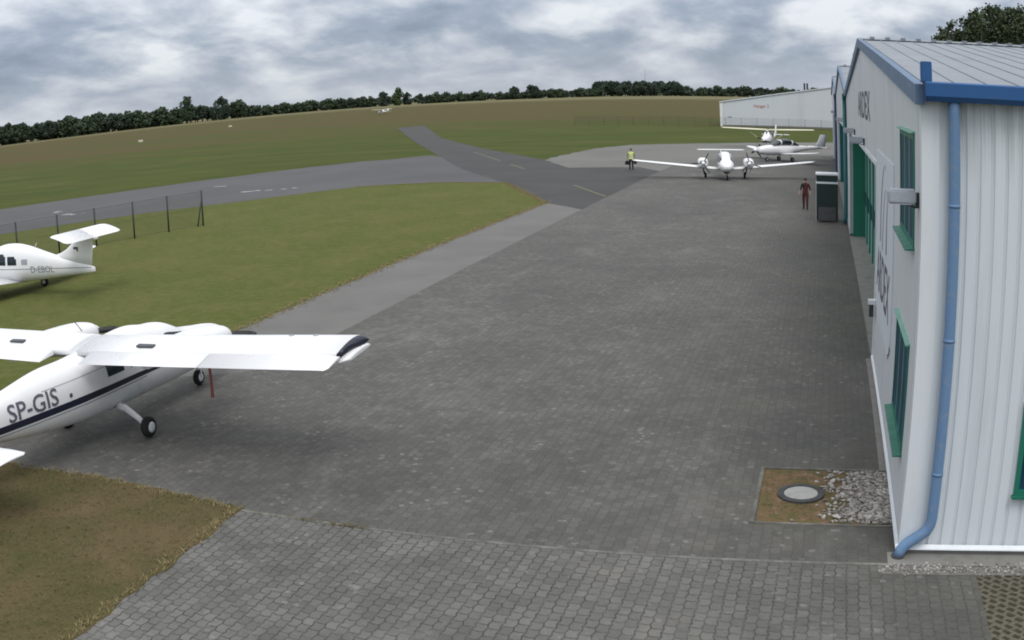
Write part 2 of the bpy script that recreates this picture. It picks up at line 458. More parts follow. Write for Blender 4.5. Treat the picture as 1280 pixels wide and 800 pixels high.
def tag(o, label=None, cat=None, group=None, kind=None):
    if label: o['label'] = label
    if cat: o['category'] = cat
    if group: o['group'] = group
    if kind: o['kind'] = kind
    return o
def thing(name, label, cat, loc=(0, 0, 0), rz=0.0, group=None):
    o = bpy.data.objects.new(name, None)
    o.empty_display_size = 0.3
    COL.objects.link(o)
    o.location = loc; o.rotation_euler = (0, 0, rz)
    return tag(o, label, cat, group)
def copy_tree(o, parent=None):
    c = o.copy(); COL.objects.link(c)
    if parent: c.parent = parent
    for ch in list(o.children): copy_tree(ch, c)
    return c

def text_mesh(body, size, extrude=0.0, thicken=0.0, xs=1.0):
    cu = bpy.data.curves.new('lettering', 'FONT')
    cu.body = body; cu.size = size; cu.offset = thicken; cu.resolution_u = 3
    ob = bpy.data.objects.new('lettering', cu); COL.objects.link(ob)
    dg = bpy.context.evaluated_depsgraph_get(); dg.update()
    me = bpy.data.meshes.new_from_object(ob.evaluated_get(dg))
    bpy.data.objects.remove(ob); bpy.data.curves.remove(cu)
    v = [(p.co.x * xs, p.co.y) for p in me.vertices]
    f = [list(p.vertices) for p in me.polygons]
    bpy.data.meshes.remove(me)
    return v, f
def decal(name, body, size, fn, mat, parent, thicken=0.0, xs=1.0):
    v, f = text_mesh(body, size, 0, thicken, xs)
    bm = bmesh.new(); bv = [bm.verts.new((u, w, 0)) for u, w in v]
    for q in f:
        try: bm.faces.new([bv[i] for i in q])
        except ValueError: pass
    for _ in range(5):
        le = [e for e in bm.edges if e.calc_length() > size * .14]
        if not le: break
        bmesh.ops.subdivide_edges(bm, edges=le, cuts=1)
        bmesh.ops.triangulate(bm, faces=bm.faces[:])
    bm.verts.index_update()
    v = [(q.co.x, q.co.y) for q in bm.verts]; f = [[q.index for q in fc.verts] for fc in bm.faces]; bm.free()
    m = MB(); m.add([fn(u, w) for u, w in v], f)
    return m.build(name, mat, parent, fix=False)

# ------------------------------------------------------------------ ground
def sheet(name, pts, z, mat, sub=0):
    me = bpy.data.meshes.new(name)
    me.from_pydata([(x, y, z) for x, y in pts], [], [list(range(len(pts)))])
    me.materials.append(mat)
    o = bpy.data.objects.new(name, me); COL.objects.link(o)
    if me.polygons[0].normal.z < 0:
        me.flip_normals()
    o['kind'] = 'structure'
    return o
def curve(pts, n=8):
    out = []
    for i in range(len(pts) - 1):
        p0 = pts[max(i - 1, 0)]; p1 = pts[i]; p2 = pts[i + 1]; p3 = pts[min(i + 2, len(pts) - 1)]
        for k in range(n):
            t = k / n
            out.append(tuple(0.5 * ((2 * b) + (-a + c) * t + (2 * a - 5 * b + 4 * c - d) * t * t + (-a + 3 * b - 3 * c + d) * t ** 3) for a, b, c, d in zip(p0, p1, p2, p3)))
    out.append(pts[-1]); return out
def ragged(pts, step=0.6, amp=0.12, seed=1):
    r = random.Random(seed); out = []
    for i in range(len(pts) - 1):
        a, b = Vector(pts[i]), Vector(pts[i + 1]); L = (b - a).length; n = max(1, int(L / step))
        nv = Vector((-(b - a).y, (b - a).x)) / max(L, 1e-6)
        for k in range(n):
            p = a + (b - a) * (k / n)
            if k: p = p + nv * r.uniform(-amp, amp)
            out.append((p.x, p.y))
    out.append(tuple(pts[-1])); return out

sheet('grass_field', [(-4000, -300), (4000, -300), (4000, 6000), (-4000, 6000)], 0.0, M['field'])
up_edge = [(-120, -17), (-68.1, 64.8), (-54, 86.5), (-46.5, 98.5)]
lo_edge = curve([(-85, -5), (-50.6, 47.9), (-39.0, 61.5), (-33.3, 69.0), (-28.0, 70.9), (-22.2, 70.3)], 6)
sheet('taxiway', ragged(up_edge, 1.2, 0.12, 3) + ragged([(-44.0, 99.5), (-41.5, 104.5)], 1, .05) + [(-38, 100), (-30, 88), (-22.2, 70.3)] + ragged(list(reversed(lo_edge)), 1.0, 0.12, 4), 0.004, M['taxiway'])
sheet('runway_link', ragged([(-15.7, 57.4), (-22.2, 70.0), (-30, 83), (-41.4, 106.0), (-60, 144), (-89.2, 206.2)], 1.0, 0.10, 5) + ragged([(-86.4, 214.8), (-56, 146), (-38.5, 114), (-25.8, 93.6), (-21.1, 83.8), (-15.2, 84.7), (-12.9, 80.7)], 1.0, 0.08, 6) + [(-12.9, 54.0)], 0.008, M['wedge'])
sheet('concrete_apron', [(-12.9, 80.6), (-15.2, 84.6), (-21.1, 83.7)] + ragged([(-25.8, 93.6), (-25.9, 99.2), (-25.0, 112), (-22.6, 119.5), (-12.5, 125.8), (1.7, 135.8), (12, 141)], 1.2, 0.25, 8) + [(12, 80), (1.3, 80)], 0.006, M['pale_concrete'])
sheet('asphalt_strip', ragged([(-16.3, 19.5), (-16.3, 25), (-16.15, 40), (-15.75, 57.3)], 0.7, 0.07, 9) + [(-12.9, 54.1), (-12.98, 24), (-13.0, 21.0), (-14.5, 20.2)], 0.010, M['strip'])
sheet('paver_apron', [(-8.9, 13.17), (-10.7, 13.3), (-16.4, 13.3), (-16.35, 19.6), (-14.4, 20.4), (-13.0, 21.4), (-13.0, 26), (-12.95, 50.3), (-12.88, 80.7)] + ragged([(-12.6, 88.9), (-10, 96), (-4, 104), (3, 108)], 0.9, 0.3, 2) + [(3, 13.17)], 0.014, M['pavers'])
sheet('paver_forecourt', ragged([(-8.79, -6), (-8.79, 8.4), (-8.93, 12.9)], 0.3, 0.035, 12) + [(-8.9, 13.09), (2.55, 13.09), (2.55, -6)], 0.014, M['pavers_light'])
sheet('paver_edging', [(-8.95, 13.09), (-8.95, 13.17), (1.3, 13.17), (1.3, 13.09)], 0.017, M['edging'])
sheet('grid_pavers', [(2.55, -6), (2.55, 12.82), (12, 12.82), (12, -6)], 0.012, M['grid_paver'])
sheet('gravel_bed', [(1.1, 12.82), (1.1, 13.10), (12, 13.10), (12, 12.82)], 0.018, M['soil_gravel'])
sheet('footing_slab', [(1.25, 13.10), (1.25, 13.53), (12, 13.53), (12, 13.10)], 0.024, M['concrete'])
sheet('dry_grass_patch', ragged([(-8.75, -6), (-8.75, 8.4), (-8.88, 13.2), (-10.7, 13.46), (-12.5, 13.55), (-14.2, 13.35), (-16.3, 13.5)], 0.25, 0.06, 13) + [(-18.2, 13.0), (-18.2, -6)], 0.019, M['dry_grass'])
sheet('moss_patch', [(-0.80, 14.5), (-0.86, 16.8), (1.42, 16.8), (1.42, 14.5)], 0.018, M['moss'])
mb = MB()
mb.box(-0.90, -0.83, 14.44, 16.87, 0.0, 0.045).box(-0.83, 1.40, 16.80, 16.87, 0.0, 0.040).box(-0.83, 1.40, 14.44, 14.50, 0.0, 0.030)
tag(mb.build('kerb_edging', M['edging'], bevel=0.008), kind='structure')
sheet('door_threshold', [(1.38, 24.6), (1.38, 46.3), (2.6, 46.3), (2.6, 24.6)], 0.02, M['concrete'])
sheet('wall_footing', [(1.25, 16.9), (1.25, 24.6), (1.42, 24.6), (1.42, 16.9)], 0.019, M['concrete'])
sheet('far_threshold', [(1.38, 56), (1.38, 76), (2.6, 76), (2.6, 56)], 0.02, M['concrete'])

# painted marks
def stripe(name, a, b, w, z, mat):
    a, b = Vector(a), Vector(b); d = (b - a).normalized(); n = Vector((-d.y, d.x)) * w / 2
    return [tuple(a + n), tuple(b + n), tuple(b - n), tuple(a - n)]
mb = MB()
for a, b in (((-37.9, 108.4), (-30.0, 93.2)), ((-16.8, 68.2), (-13.1, 61.0)), ((-27.5, 88.4), (-24.5, 82.7))):
    q = stripe('', a, b, 0.16, 0, None)
    mb.add([(x, y, 0.012) for x, y in q], [(0, 1, 2, 3)])
tag(mb.build('taxi_line', M['yellow_line'], fix=False), kind='structure')
mb = MB(); r = random.Random(5)
for cx, cy, s in ((-53.1, 58.0, .75), (-52.2, 57.7, .4), (-51.6, 58.3, .3), (-56.2, 60.1, .6), (-49.5, 74.9, .7), (-42.9, 68.7, .7), (-42.2, 69.2, .4), (-41.1, 69.2, .45), (-40.0, 69.6, .35), (-39.3, 70.2, .3)):
    k = 9; ph = r.uniform(0, 6)
    mb.add([(cx + s * (1 + .35 * r.uniform(-1, 1)) * math.cos(2 * math.pi * i / k + ph) * .8, cy + s * .55 * (1 + .4 * r.uniform(-1, 1)) * math.sin(2 * math.pi * i / k + ph), 0.009) for i in range(k)], [tuple(range(k))])
tag(mb.build('worn_marking', M['worn_white'], fix=False), kind='structure')

# stones, tufts, weeds
def stones(name, label, n, fx, seed, s0, s1, zb):
    r = random.Random(seed); mb = MB()
    base = [Vector(p).normalized() for p in ((1, 0, 0), (-1, 0, 0), (0, 1, 0), (0, -1, 0), (0, 0, 1), (0, 0, -1), (1, 1, 1), (-1, 1, 1), (1, -1, 1), (-1, -1, 1))]
    fcs = [(0, 6, 8), (0, 2, 6), (2, 7, 6), (2, 1, 7), (1, 9, 7), (1, 3, 9), (3, 8, 9), (3, 0, 8), (4, 8, 6), (4, 6, 7), (4, 7, 9), (4, 9, 8), (5, 2, 0), (5, 1, 2), (5, 3, 1), (5, 0, 3)]
    for _ in range(n):
        x, y = fx(r); s = r.uniform(s0, s1) * (1.5 if r.random() < .08 else 1)
        rm = Matrix.Rotation(r.uniform(0, 6.28), 3, 'Z') @ Matrix.Rotation(r.uniform(-.6, .6), 3, 'X')
        sc = Vector((r.uniform(.7, 1.3), r.uniform(.6, 1.1), r.uniform(.45, .8)))
        mb.add([Vector((x, y, zb + s * .25)) + rm @ Vector((p.x * sc.x * s * r.uniform(.8, 1.15), p.y * sc.y * s, p.z * sc.z * s)) for p in base], fcs)
    o = mb.build(name, M['stone'], fix=False)
    return tag(o, label, 'gravel', kind='stuff')
def fx_patch(r):
    while True:
        x = 1.40 - abs(r.gauss(0, .55)); y = r.uniform(14.55, 16.75)
        if -0.78 < x < 1.39 and ((x + .12) ** 2 + (y - 15.66) ** 2) > .2 and r.random() < (1 if x > .45 + .2 * math.sin(y * 5) else .38): return x, y
stones('gravel', 'loose grey stones spilled beside the wall around the mossy manhole patch', 1500, fx_patch, 3, .022, .048, .018)
stones('gravel', 'narrow strip of pale gravel along the foot of the ribbed white wall', 1100, lambda r: (r.uniform(1.12, 7), min(13.2, r.gauss(13.0, .09))), 4, .012, .027, .018)

def tufts(name, label, mat, spots, seed, hmin, hmax, blades=5, cat='grass'):
    r = random.Random(seed); mb = MB()
    for x, y in spots:
        for _ in range(blades):
            a = r.uniform(0, 6.28); h = r.uniform(hmin, hmax); w = h * .16
            bx, by = x + r.gauss(0, h * .5), y + r.gauss(0, h * .5)
            dx, dy = math.cos(a), math.sin(a); ln = r.uniform(.8, 2.2) * h
            mb.add([(bx - dy * w, by + dx * w, 0.012), (bx + dy * w, by - dx * w, 0.012), (bx + dx * ln, by + dy * ln, 0.012 + h)], [(0, 1, 2)])
    o = mb.build(name, mat, fix=False)
    return tag(o, label, cat, kind='stuff')
r = random.Random(21)
sp = [(r.uniform(-17.5, -8.9), r.uniform(3, 13.35)) for _ in range(7000)]
tufts('grass', 'patchy dry brown grass filling the near corner beside the forecourt', M['tuft_dry'], sp, 22, .02, .05, 4)
def near_edge(pts, n, s, rr):
    out = []
    segs = [(Vector(pts[i]), Vector(pts[i + 1])) for i in range(len(pts) - 1)]
    tot = sum((b - a).length for a, b in segs)
    for a, b in segs:
        for _ in range(int(n * (b - a).length / tot)):
            p = a.lerp(b, rr.random()); out.append((p.x + rr.gauss(0, s), p.y + rr.gauss(0, s)))
    return out
sp = near_edge([(-16.35, 16), (-16.35, 25), (-16.2, 40), (-15.8, 57.3), (-22.2, 70.2), (-28, 71.1), (-33.5, 69.2)], 5200, .16, r)
sp += near_edge([(-8.85, 4), (-8.85, 8.4), (-9.0, 13.2), (-12.5, 13.5), (-16.2, 13.40)], 700, .06, r)
tufts('grass', 'straw coloured grass fringe growing over the edges of the asphalt', M['tuft_straw'], sp, 23, .02, .055, 5)
sp = near_edge([(-8.6, 13.13), (-6.6, 13.13)], 60, .03, r) + [(-6.9 + r.gauss(0, .16), 13.13 + r.gauss(0, .03)) for _ in range(50)] + [(-7.7 + r.gauss(0, .10), 13.13 + r.gauss(0, .02)) for _ in range(20)]
sp += [(r.uniform(-.75, .5), r.uniform(14.6, 16.7)) for _ in range(330)]
tufts('weeds', 'small moss and weed tufts in the paving joint and around the manhole', M['tuft_dry'], sp, 25, .012, .04, 5, 'weeds')

mh = thing('manhole_cover', 'round manhole cover with pale concrete lid set in the mossy gravel patch', 'manhole cover', (-0.14, 15.67, 0.018))
mb = MB(); n = 40
def circ(rad, z): return [(rad * math.cos(2 * math.pi * i / n), rad * math.sin(2 * math.pi * i / n), z) for i in range(n)]
mb.loft([circ(.40, 0), circ(.40, .035), circ(.375, .042), circ(.30, .042), circ(.295, .02)], cap=False, smooth=False)
mb.build('rim', M['iron'], mh)
mb = MB(); mb.loft([circ(.29, 0.0), circ(.29, .030), circ(.275, .036), circ(.02, .037)], cap=True, smooth=False)
mb.build('lid', M['lid'], mh)

# ------------------------------------------------------------------ hangars
FX = 1.42           # plane of the hangar fronts
def front_pieces(mb, y0, y1, ztop, holes, x0, x1, zb=.15):
    """wall from y0 to y1, sloped top, with rectangular holes (ya, yb, za, zb)"""
    ys = sorted({y0, y1} | {h[0] for h in holes} | {h[1] for h in holes} | {a for a in (ztop.apex,) if y0 < a < y1})
    for a, b in zip(ys, ys[1:]):
        hs = sorted([h for h in holes if h[0] <= a + 1e-6 and h[1] >= b - 1e-6], key=lambda h: h[2])
        z = zb
        for h in hs:
            if h[2] > z + 1e-4: mb.prism([(a, z), (b, z), (b, h[2]), (a, h[2])], 'x', x0, x1)
            z = h[3]
        mb.prism([(a, z), (b, z), (b, ztop(b)), (a, ztop(a))], 'x', x0, x1)
class Gable:
    def __init__(s, y0, apex, y1, ze, za):
        s.y0, s.apex, s.y1, s.ze, s.za = y0, apex, y1, ze, za
    def __call__(s, y):
        return s.ze + (s.za - s.ze) * ((y - s.y0) / (s.apex - s.y0) if y < s.apex else (s.y1 - y) / (s.y1 - s.apex))

def floodlight(parent, y, z=5.05):
    mb = MB(); mb.box(FX - .46, FX - .05, y - .13, y + .13, z - .10, z + .09)
    h = mb.build('floodlight', M['galv'], parent, bevel=.025)
    mb = MB(); mb.box(FX - .43, FX - .12, y - .10, y + .10, z - .112, z - .1005); mb.build('lens', M['trim_white'], h)
    mb = MB(); mb.box(FX - .05, FX - .001, y - .05, y + .05, z - .16, z + .05).tube([(FX - .03, y, z - .16), (FX - .2, y, z - .115)], .012, 6)
    mb.build('bracket', M['iron'], h)

def window_front(parent, ya, yb, za, zb, sill=True):
    fr = .075
    mb = MB()
    xo, xi = FX - .022, FX + .09
    mb.box(xo, xi, ya, ya + fr, za, zb).box(xo, xi, yb - fr, yb, za, zb)
    mb.box(xo, xi, ya + fr, yb - fr, za, za + fr).box(xo, xi, ya + fr, yb - fr, zb - fr, zb)
    w = mb.build('window', M['green'], parent)
    mb = MB(); mb.box(FX - .006, FX + .05, ya + fr, yb - fr, za + fr, zb - fr)
    mb.build('pane', M['glass_blue'], w)
    for k in (1 / 3, 2 / 3):
        y = ya + (yb - ya) * k
        MB().box(FX - .012, FX - .0065, y - .035, y + .035, za + fr, zb - fr).build('glazing_bar', M['green_light'], w)
    mb = MB(); mb.prism([(FX - .15, za - .035), (FX - .15, za - .02), (FX + .02, za + .002), (FX + .02, za - .035)], 'y', ya - .05, yb + .05)
    mb.build('sill', M['green'], w)
    mb = MB(); mb.prism([(FX - .07, zb + .012), (FX - .07, zb + .022), (FX, zb + .05), (FX, zb + .012)], 'y', ya - .04, yb + .04)
    mb.build('flashing', M['green_light'], w)
    return w

def roof_panels(parent, g, xa, xb, over=.10, th=.09, rib=.5):
    for a, b in ((g.y0 - over, g.apex), (g.apex, g.y1 + over)):
        za = g.ze - (g.za - g.ze) / (g.apex - g.y0) * over if a < g.apex - .01 else g.za
        zb = g.za if b <= g.apex + .01 else g.ze - (g.za - g.ze) / (g.y1 - g.apex) * over
        mb = MB()
        mb.prism([(a, za + .015), (b, zb + .015), (b, zb + th), (a, za + th)], 'x', xa, xb)
        x = xa + .2
        while x < xb:
            mb.prism([(a, za + th), (b, zb + th), (b, zb + th + .014), (a, za + th + .014)], 'x', x - .03, x + .03)
            x += rib
        rf = mb.build('roof', M['roof'], parent)
    mb = MB()
    mb.prism([(g.apex - .28, g.za + th + .012), (g.apex, g.za + th + .05), (g.apex + .28, g.za + th + .012), (g.apex, g.za + th + .075)], 'x', xa + .02, xb)
    x = xa + .45
    while x < xb:
        mb.box(x - .07, x + .07, g.apex - .2, g.apex + .2, g.za + th + .04, g.za + th + .105); x += .5
    mb.build('ridge_cap', M['roof'], rf)

def fascia(parent, g, mat, x0=FX - .10, x1=FX + .03, d=.25, over=.12):
    for a, b in ((g.y0 - over, g.apex), (g.apex, g.y1 + over)):
        s = (g.za - g.ze) / (g.apex - g.y0) if b <= g.apex else -(g.za - g.ze) / (g.y1 - g.apex)
        za = g.za - s * (g.apex - a) if b <= g.apex else g.za
        zb = g.za if b <= g.apex else g.za + s * (b - g.apex)
        mb = MB(); mb.prism([(a, za - d + .12), (b, zb - d + .12), (b, zb + .14), (a, za + .14)], 'x', x0, x1)
        mb.build('fascia', mat, parent)

# --- the near hangar
g1 = Gable(13.53, 31.9, 50.0, 6.45, 8.05)
h1 = thing('hangar', 'white hangar nearest the camera with blue gutter, downpipe and green framed windows', 'hangar', (0, 0, 0))
mb = MB()
WIN = [(14.60, 17.10, 4.25, 5.87), (14.70, 17.25, 1.12, 2.78)]
front_pieces(mb, 13.70, 50.0, g1, WIN + [(24.5, 46.3, .15, 4.75)], FX, FX + .13)
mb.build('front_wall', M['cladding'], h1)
# ribbed side wall
mb = MB(); prof = []
x = FX + .24; pitch = .20
while x < 14:
    prof += [(x, 0), (x + .135, 0), (x + .148, .017), (x + .187, .017)]; x += pitch
SY = 13.53
wx = (3.08, 4.5); wz = (.96, 2.35)
def ribbed(xa, xb, z0, z1):
    pr = [(px, d) for px, d in prof if xa <= px <= xb]
    def dat(xq):
        for (p, d), (q, e) in zip(prof, prof[1:]):
            if p <= xq <= q: return d + (e - d) * (xq - p) / (q - p)
        return 0
    pr = [(xa, dat(xa))] + pr + [(xb, dat(xb))]
    v = [(px, SY + d, z) for z in (z0, z1) for px, d in pr]; n = len(pr)
    mb.add(v, [(i, i + 1, n + i + 1, n + i) for i in range(n - 1)])
ribbed(FX + .24, wx[0], .15, 6.42); ribbed(wx[1], 14, .15, 6.42); ribbed(wx[0], wx[1], .15, wz[0]); ribbed(wx[0], wx[1], wz[1], 6.42)
mb.box(FX + .15, 14, SY + .05, SY + .13, .05, .15)

def mat_ribbed():
    m, nt, b = nodes_of('ribbed_cladding')
    v = coords(nt)
    f = noise(nt, coords(nt, (1, 1, .1)), 2.0, 6, .65)
    c = ramp(nt, f, [(.3, (.59, .635, .665)), (.5, (.665, .71, .75)), (.75, (.70, .745, .785))])
    # rain dirt running down from under the gutter
    sep = nt.nodes.new('ShaderNodeSeparateXYZ'); nt.links.new(v, sep.inputs[0])
    st = noise(nt, coords(nt, (14, 1, .25)), 1.0, 4, .7)
    zz = nt.nodes.new('ShaderNodeMapRange'); zz.inputs['From Min'].default_value = 5.2; zz.inputs['From Max'].default_value = 6.45
    nt.links.new(sep.outputs[2], zz.inputs[0])
    k = math_n(nt, 'MULTIPLY', zz.outputs[0], ramp(nt, st, [(.45, (0, 0, 0)), (.62, (1, 1, 1))]))
    c = mix(nt, math_n(nt, 'MULTIPLY', k, .65), c, (.22, .24, .25))
    # darker band along the trough of each rib
    fx = math_n(nt, 'FRACT', math_n(nt, 'DIVIDE', math_n(nt, 'SUBTRACT', sep.outputs[0], FX + .24), .20))
    tr = math_n(nt, 'COMPARE', fx, .82, .10)
    c = mix(nt, math_n(nt, 'MULTIPLY', tr, math_n(nt, 'MULTIPLY', f, .45)), c, (.36, .39, .41))
    nt.links.new(c, b.inputs['Base Color']); b.inputs['Roughness'].default_value = .42
    return m
M['ribbed'] = mat_ribbed()
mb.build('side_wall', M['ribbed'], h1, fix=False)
# green framed side window
mb = MB(); fr = .07
mb.box(wx[0], wx[0] + fr, SY - .05, SY + .10, wz[0], wz[1]).box(wx[1] - fr, wx[1], SY - .05, SY + .10, wz[0], wz[1])
mb.box(wx[0] + fr, wx[1] - fr, SY - .05, SY + .10, wz[0], wz[0] + fr).box(wx[0] + fr, wx[1] - fr, SY - .05, SY + .10, wz[1] - fr, wz[1])
w = mb.build('window', M['green'], h1)
MB().box(wx[0] + fr, wx[1] - fr, SY + .03, SY + .05, wz[0] + fr, wz[1] - fr).build('pane', M['glass_blue'], w)
MB().box(3.75, 3.82, SY - .02, SY + .029, wz[0] + fr, wz[1] - fr).build('glazing_bar', M['green_light'], w)
MB().box(wx[0] - .03, wx[1] + .03, SY - .10, SY - .0, wz[0] - .04, wz[0] - .002).build('sill', M['green'], w)
# corner trim, base flashing and plinth
mb = MB()
mb.box(FX - .012, FX + .17, SY - .014, SY + .02, .13, 6.40).box(FX - .014, FX + .02, SY + .021, SY + .20, .13, 6.42)
mb.box(FX + .1705, FX + .24, SY - .006, SY + .03, .13, 6.40)
mb.build('corner_trim', M['trim_white'], h1)
mb = MB()
mb.prism([(FX - .055, .10), (FX - .050, .115), (FX - .006, .17), (FX - .006, .10)], 'y', SY - .05, 24.5)
mb.prism([(SY - .075, .10), (SY - .07, .115), (SY - .018, .165), (SY - .018, .10)], 'x', FX - .055, 14)
mb.build('base_flashing', M['trim_white'], h1)
for bxs in ((FX - .02, FX + .3, SY + .21, 24.5, -.05, .10), (FX - .02, 14, SY - .02, SY + .2, -.05, .10), (FX - .02, FX + .3, 46.3, 50, -.05, .15)):
    MB().box(*bxs).build('plinth', M['concrete'], h1)
# gutter
GX0 = FX + .03
mb = MB(); gy = SY - .29
sec = [(SY - .02, 6.56), (SY - .04, 6.40), (gy + .06, 6.36), (gy, 6.43), (gy, 6.60), (gy + .03, 6.62), (gy + .03, 6.44), (gy + .08, 6.40), (SY - .06, 6.43), (SY - .04, 6.58)]
mb.prism(sec, 'x', GX0, 14)
gut = mb.build('gutter', M['blue'], h1)
MB().prism([(SY - .03, 6.37), (gy - .012, 6.34), (gy - .012, 6.63), (SY - .03, 6.63)], 'x', GX0 - .012, GX0).build('end_cap', M['dark_blue'], gut)
mb = MB(); mb.box(FX - .02, FX + .13, SY - .24, SY - .10, 6.60, 6.88)
mb.build('end_block', M['blue'], h1, bevel=.01)
# downpipe
px = FX + .44; py = SY - .115
mb = MB()
pts = [(px, py - .02, 6.38), (px, py, 6.2), (px, py, 4.0), (px, py, 2.0), (px, py, .62), (px - .015, py, .52), (px - .06, py, .42), (FX + .10, py - .01, .22), (FX + .02, py - .03, .13), (FX - .01, py - .04, .02)]
mb.tube(pts, .082, 16)
dp = mb.build('downpipe', M['pipe_blue'], h1)
for z in (1.3, 3.2, 5.0):
    mb = MB(); mb.tube([(px, py, z - .02), (px, py, z + .02)], .089, 16); mb.box(px - .02, px + .02, py, SY + .02, z - .012, z + .012)
    mb.build('bracket', M['pipe_blue'], dp)
mb = MB(); mb.tube([(FX - .01, py - .04, -.02), (FX - .01, py - .04, .06)], .10, 16); mb.build('drain_socket', M['iron'], dp)
# windows, door recess
for a in WIN: window_front(h1, *a)
DX = 2.13
mb = MB()
mb.box(DX, DX + .08, 24.5, 46.3, .02, 4.75)
door = mb.build('sliding_door', M['green_light'], h1)
for y in (25.5, 28.5, 31.5, 34.5, 37.0, 39.0, 41.5, 44.0): MB().box(DX - .05, DX - .001, y - .16, y + .16, .02, 4.75).build('door_stile', M['teal'], door)
mb = MB(); mb.box(DX - .03, DX - .002, 24.5, 46.3, 1.5, 2.1); mb.build('window_band', M['glass'], door)
mb = MB(); mb.box(FX + .135, DX + .02, 46.22, 46.30, .02, 4.75); mb.build('door_leaf', M['green'], door)
mb = MB(); mb.box(FX + .132, DX + .2, 24.3, 24.5, .0, 4.75).box(FX + .131, DX + .3, 24.3, 46.5, 4.751, 4.95).box(FX + .133, DX + .3, 46.31, 46.5, 0, 4.75)
mb.build('door_reveal', M['trim_white'], h1)
mb = MB(); mb.box(FX - .03, FX - .002, 24.42, 24.6, .1, 4.83).box(FX - .03, FX - .003, 46.2, 46.36, .1, 4.83).box(FX - .03, FX - .002, 24.601, 46.199, 4.72, 4.84)
mb.build('door_frame', M['trim_white'], h1)
roof_panels(h1, g1, FX - .06, 14)
fascia(h1, g1, M['fascia_blue'])
for y in (14.0, 31.0, 39.0): floodlight(h1, y)
# wall lantern by the door
mb = MB(); mb.box(FX - .17, FX - .06, 24.02, 24.2, 1.18, 1.48); lan = mb.build('wall_lantern', M['iron'], h1, bevel=.01)
MB().box(FX - .2, FX - .003, 24.0, 24.22, 1.481, 1.58).build('cap', M['trim_white'], lan)
# sign panel with lettering and swoosh
mb = MB(); mb.prism([(18.7, 1.75), (19.2, 1.42), (23.5, 1.42), (24.1, 1.75), (24.1, 5.15), (18.7, 5.15)], 'x', FX - .022, FX - .002)
sp_ = mb.build('sign_panel', M['far_white'], h1)
decal('sign_lettering', 'ARDEX', 1.35, lambda u, w: (FX - .026, 23.7 - u, 2.05 + w), M['letter'], sp_, .012, 1.0)
mb = MB()
def ribbon(pts, w0, w1, x):
    n = len(pts)
    for i in range(n - 1):
        (a, b), (c, d) = pts[i], pts[i + 1]
        t0, t1 = w0 + (w1 - w0) * i / (n - 1), w0 + (w1 - w0) * (i + 1) / (n - 1)
        mb.add([(x, a - t0, b), (x, a + t0, b), (x, c + t1, d), (x, c - t1, d)], [(0, 1, 2, 3)])
mb = MB(); ribbon(curve([(22.6, 3.2), (22.4, 4.0), (21.9, 4.6), (21.2, 4.95), (20.7, 4.9)], 5), .10, .03, FX - .0265); mb.build('sign_emblem', M['letter'], sp_, fix=False)
mb = MB(); ribbon(curve([(20.6, 3.2), (20.5, 3.9), (20.2, 4.4)], 5), .12, .03, FX - .0265); mb.build('sign_emblem', M['letter'], sp_, fix=False)
mb = MB(); ribbon(curve([(21.9, 3.1), (21.6, 3.8), (21.2, 4.3), (20.9, 4.5)], 5), .07, .02, FX - .0265); mb.build('sign_emblem', M['letter'], sp_, fix=False)
mb = MB(); ribbon(curve([(24.05, 1.8), (23.45, 1.47), (19.25, 1.47), (18.75, 1.8)], 2), .03, .03, FX - .0265); mb.build('sign_emblem', M['letter'], sp_, fix=False)
decal('wall_lettering', 'ARDEX', 1.15, lambda u, w: (FX - .005, 35.3 - u * 2.15, 5.72 + w), M['letter'], h1, .02, 1.0)
# aerial on the far slope
ae = thing('roof_aerial', 'small forked aerial mast standing on the far roof slope of the near hangar', 'aerial', (FX + .05, 40.0, g1(40.0) + .1))
MB().tube([(0, 0, -.05), (0, 0, .62)], .03, 6).tube([(0, -.0, .35), (0, .28, .66)], .02, 6).tube([(0, 0, .30), (0, -.25, .5)], .02, 6).build('mast', M['galv'], ae)

# --- hangars further along
def far_hangar(name, label, g, door, pipe_mat, doormat, lights, depth):
    h = thing(name, label, 'hangar', (0, 0, 0))
    mb = MB(); front_pieces(mb, g.y0, g.y1, g, [(door[0], door[1], .15, 4.55)], FX, FX + .13)
    mb.box(FX + .132, depth, g.y0, g.y0 + .1, .0, g.ze - .02)
    mb.build('front_wall', M['cladding'], h)
    for a, b in ((g.y0 + .101, door[0]), (door[1], g.y1)): MB().box(FX - .01, FX + .2, a, b, -.05, .148).build('plinth', M['concrete'], h)
    d = MB().box(2.0, 2.1, door[0], door[1], .02, 4.55).build('sliding_door', doormat, h)
    y = door[0] + 1
    while y < door[1]:
        MB().box(1.95, 1.999, y - .12, y + .12, .02, 4.55).build('door_stile', M['green_light'], d); y += 2.4
    MB().box(FX + .135, 2.05, door[1] - .1, door[1], .02, 4.55).build('door_leaf', doormat, d)
    MB().box(FX + .131, 2.2, door[0] - .1, door[1] + .1, 4.551, 4.7).box(FX + .131, 2.2, door[0] - .1, door[0] - .001, 0, 4.55).build('door_reveal', M['trim_white'], h)
    roof_panels(h, g, FX - .06, depth, rib=1.0)
    fascia(h, g, M['fascia_blue'])
    p = MB().tube([(FX - .10, g.y0 + .25, 6.35), (FX - .10, g.y0 + .25, .3), (FX - .16, g.y0 + .25, .05)], .10, 8).build('downpipe', pipe_mat, h)
    MB().box(FX - .2, FX - .11, g.y0 + .1, g.y0 + .4, 6.2, 6.45).build('rainwater_head', pipe_mat, p)
    for y in lights: floodlight(h, y)
    return h
far_hangar('hangar', 'second white hangar along the apron, dark teal downpipe and teal sliding door', Gable(50.4, 64, 77.8, 6.45, 8.1), (57, 75), M['teal'], M['teal'], (56.0,), 14)
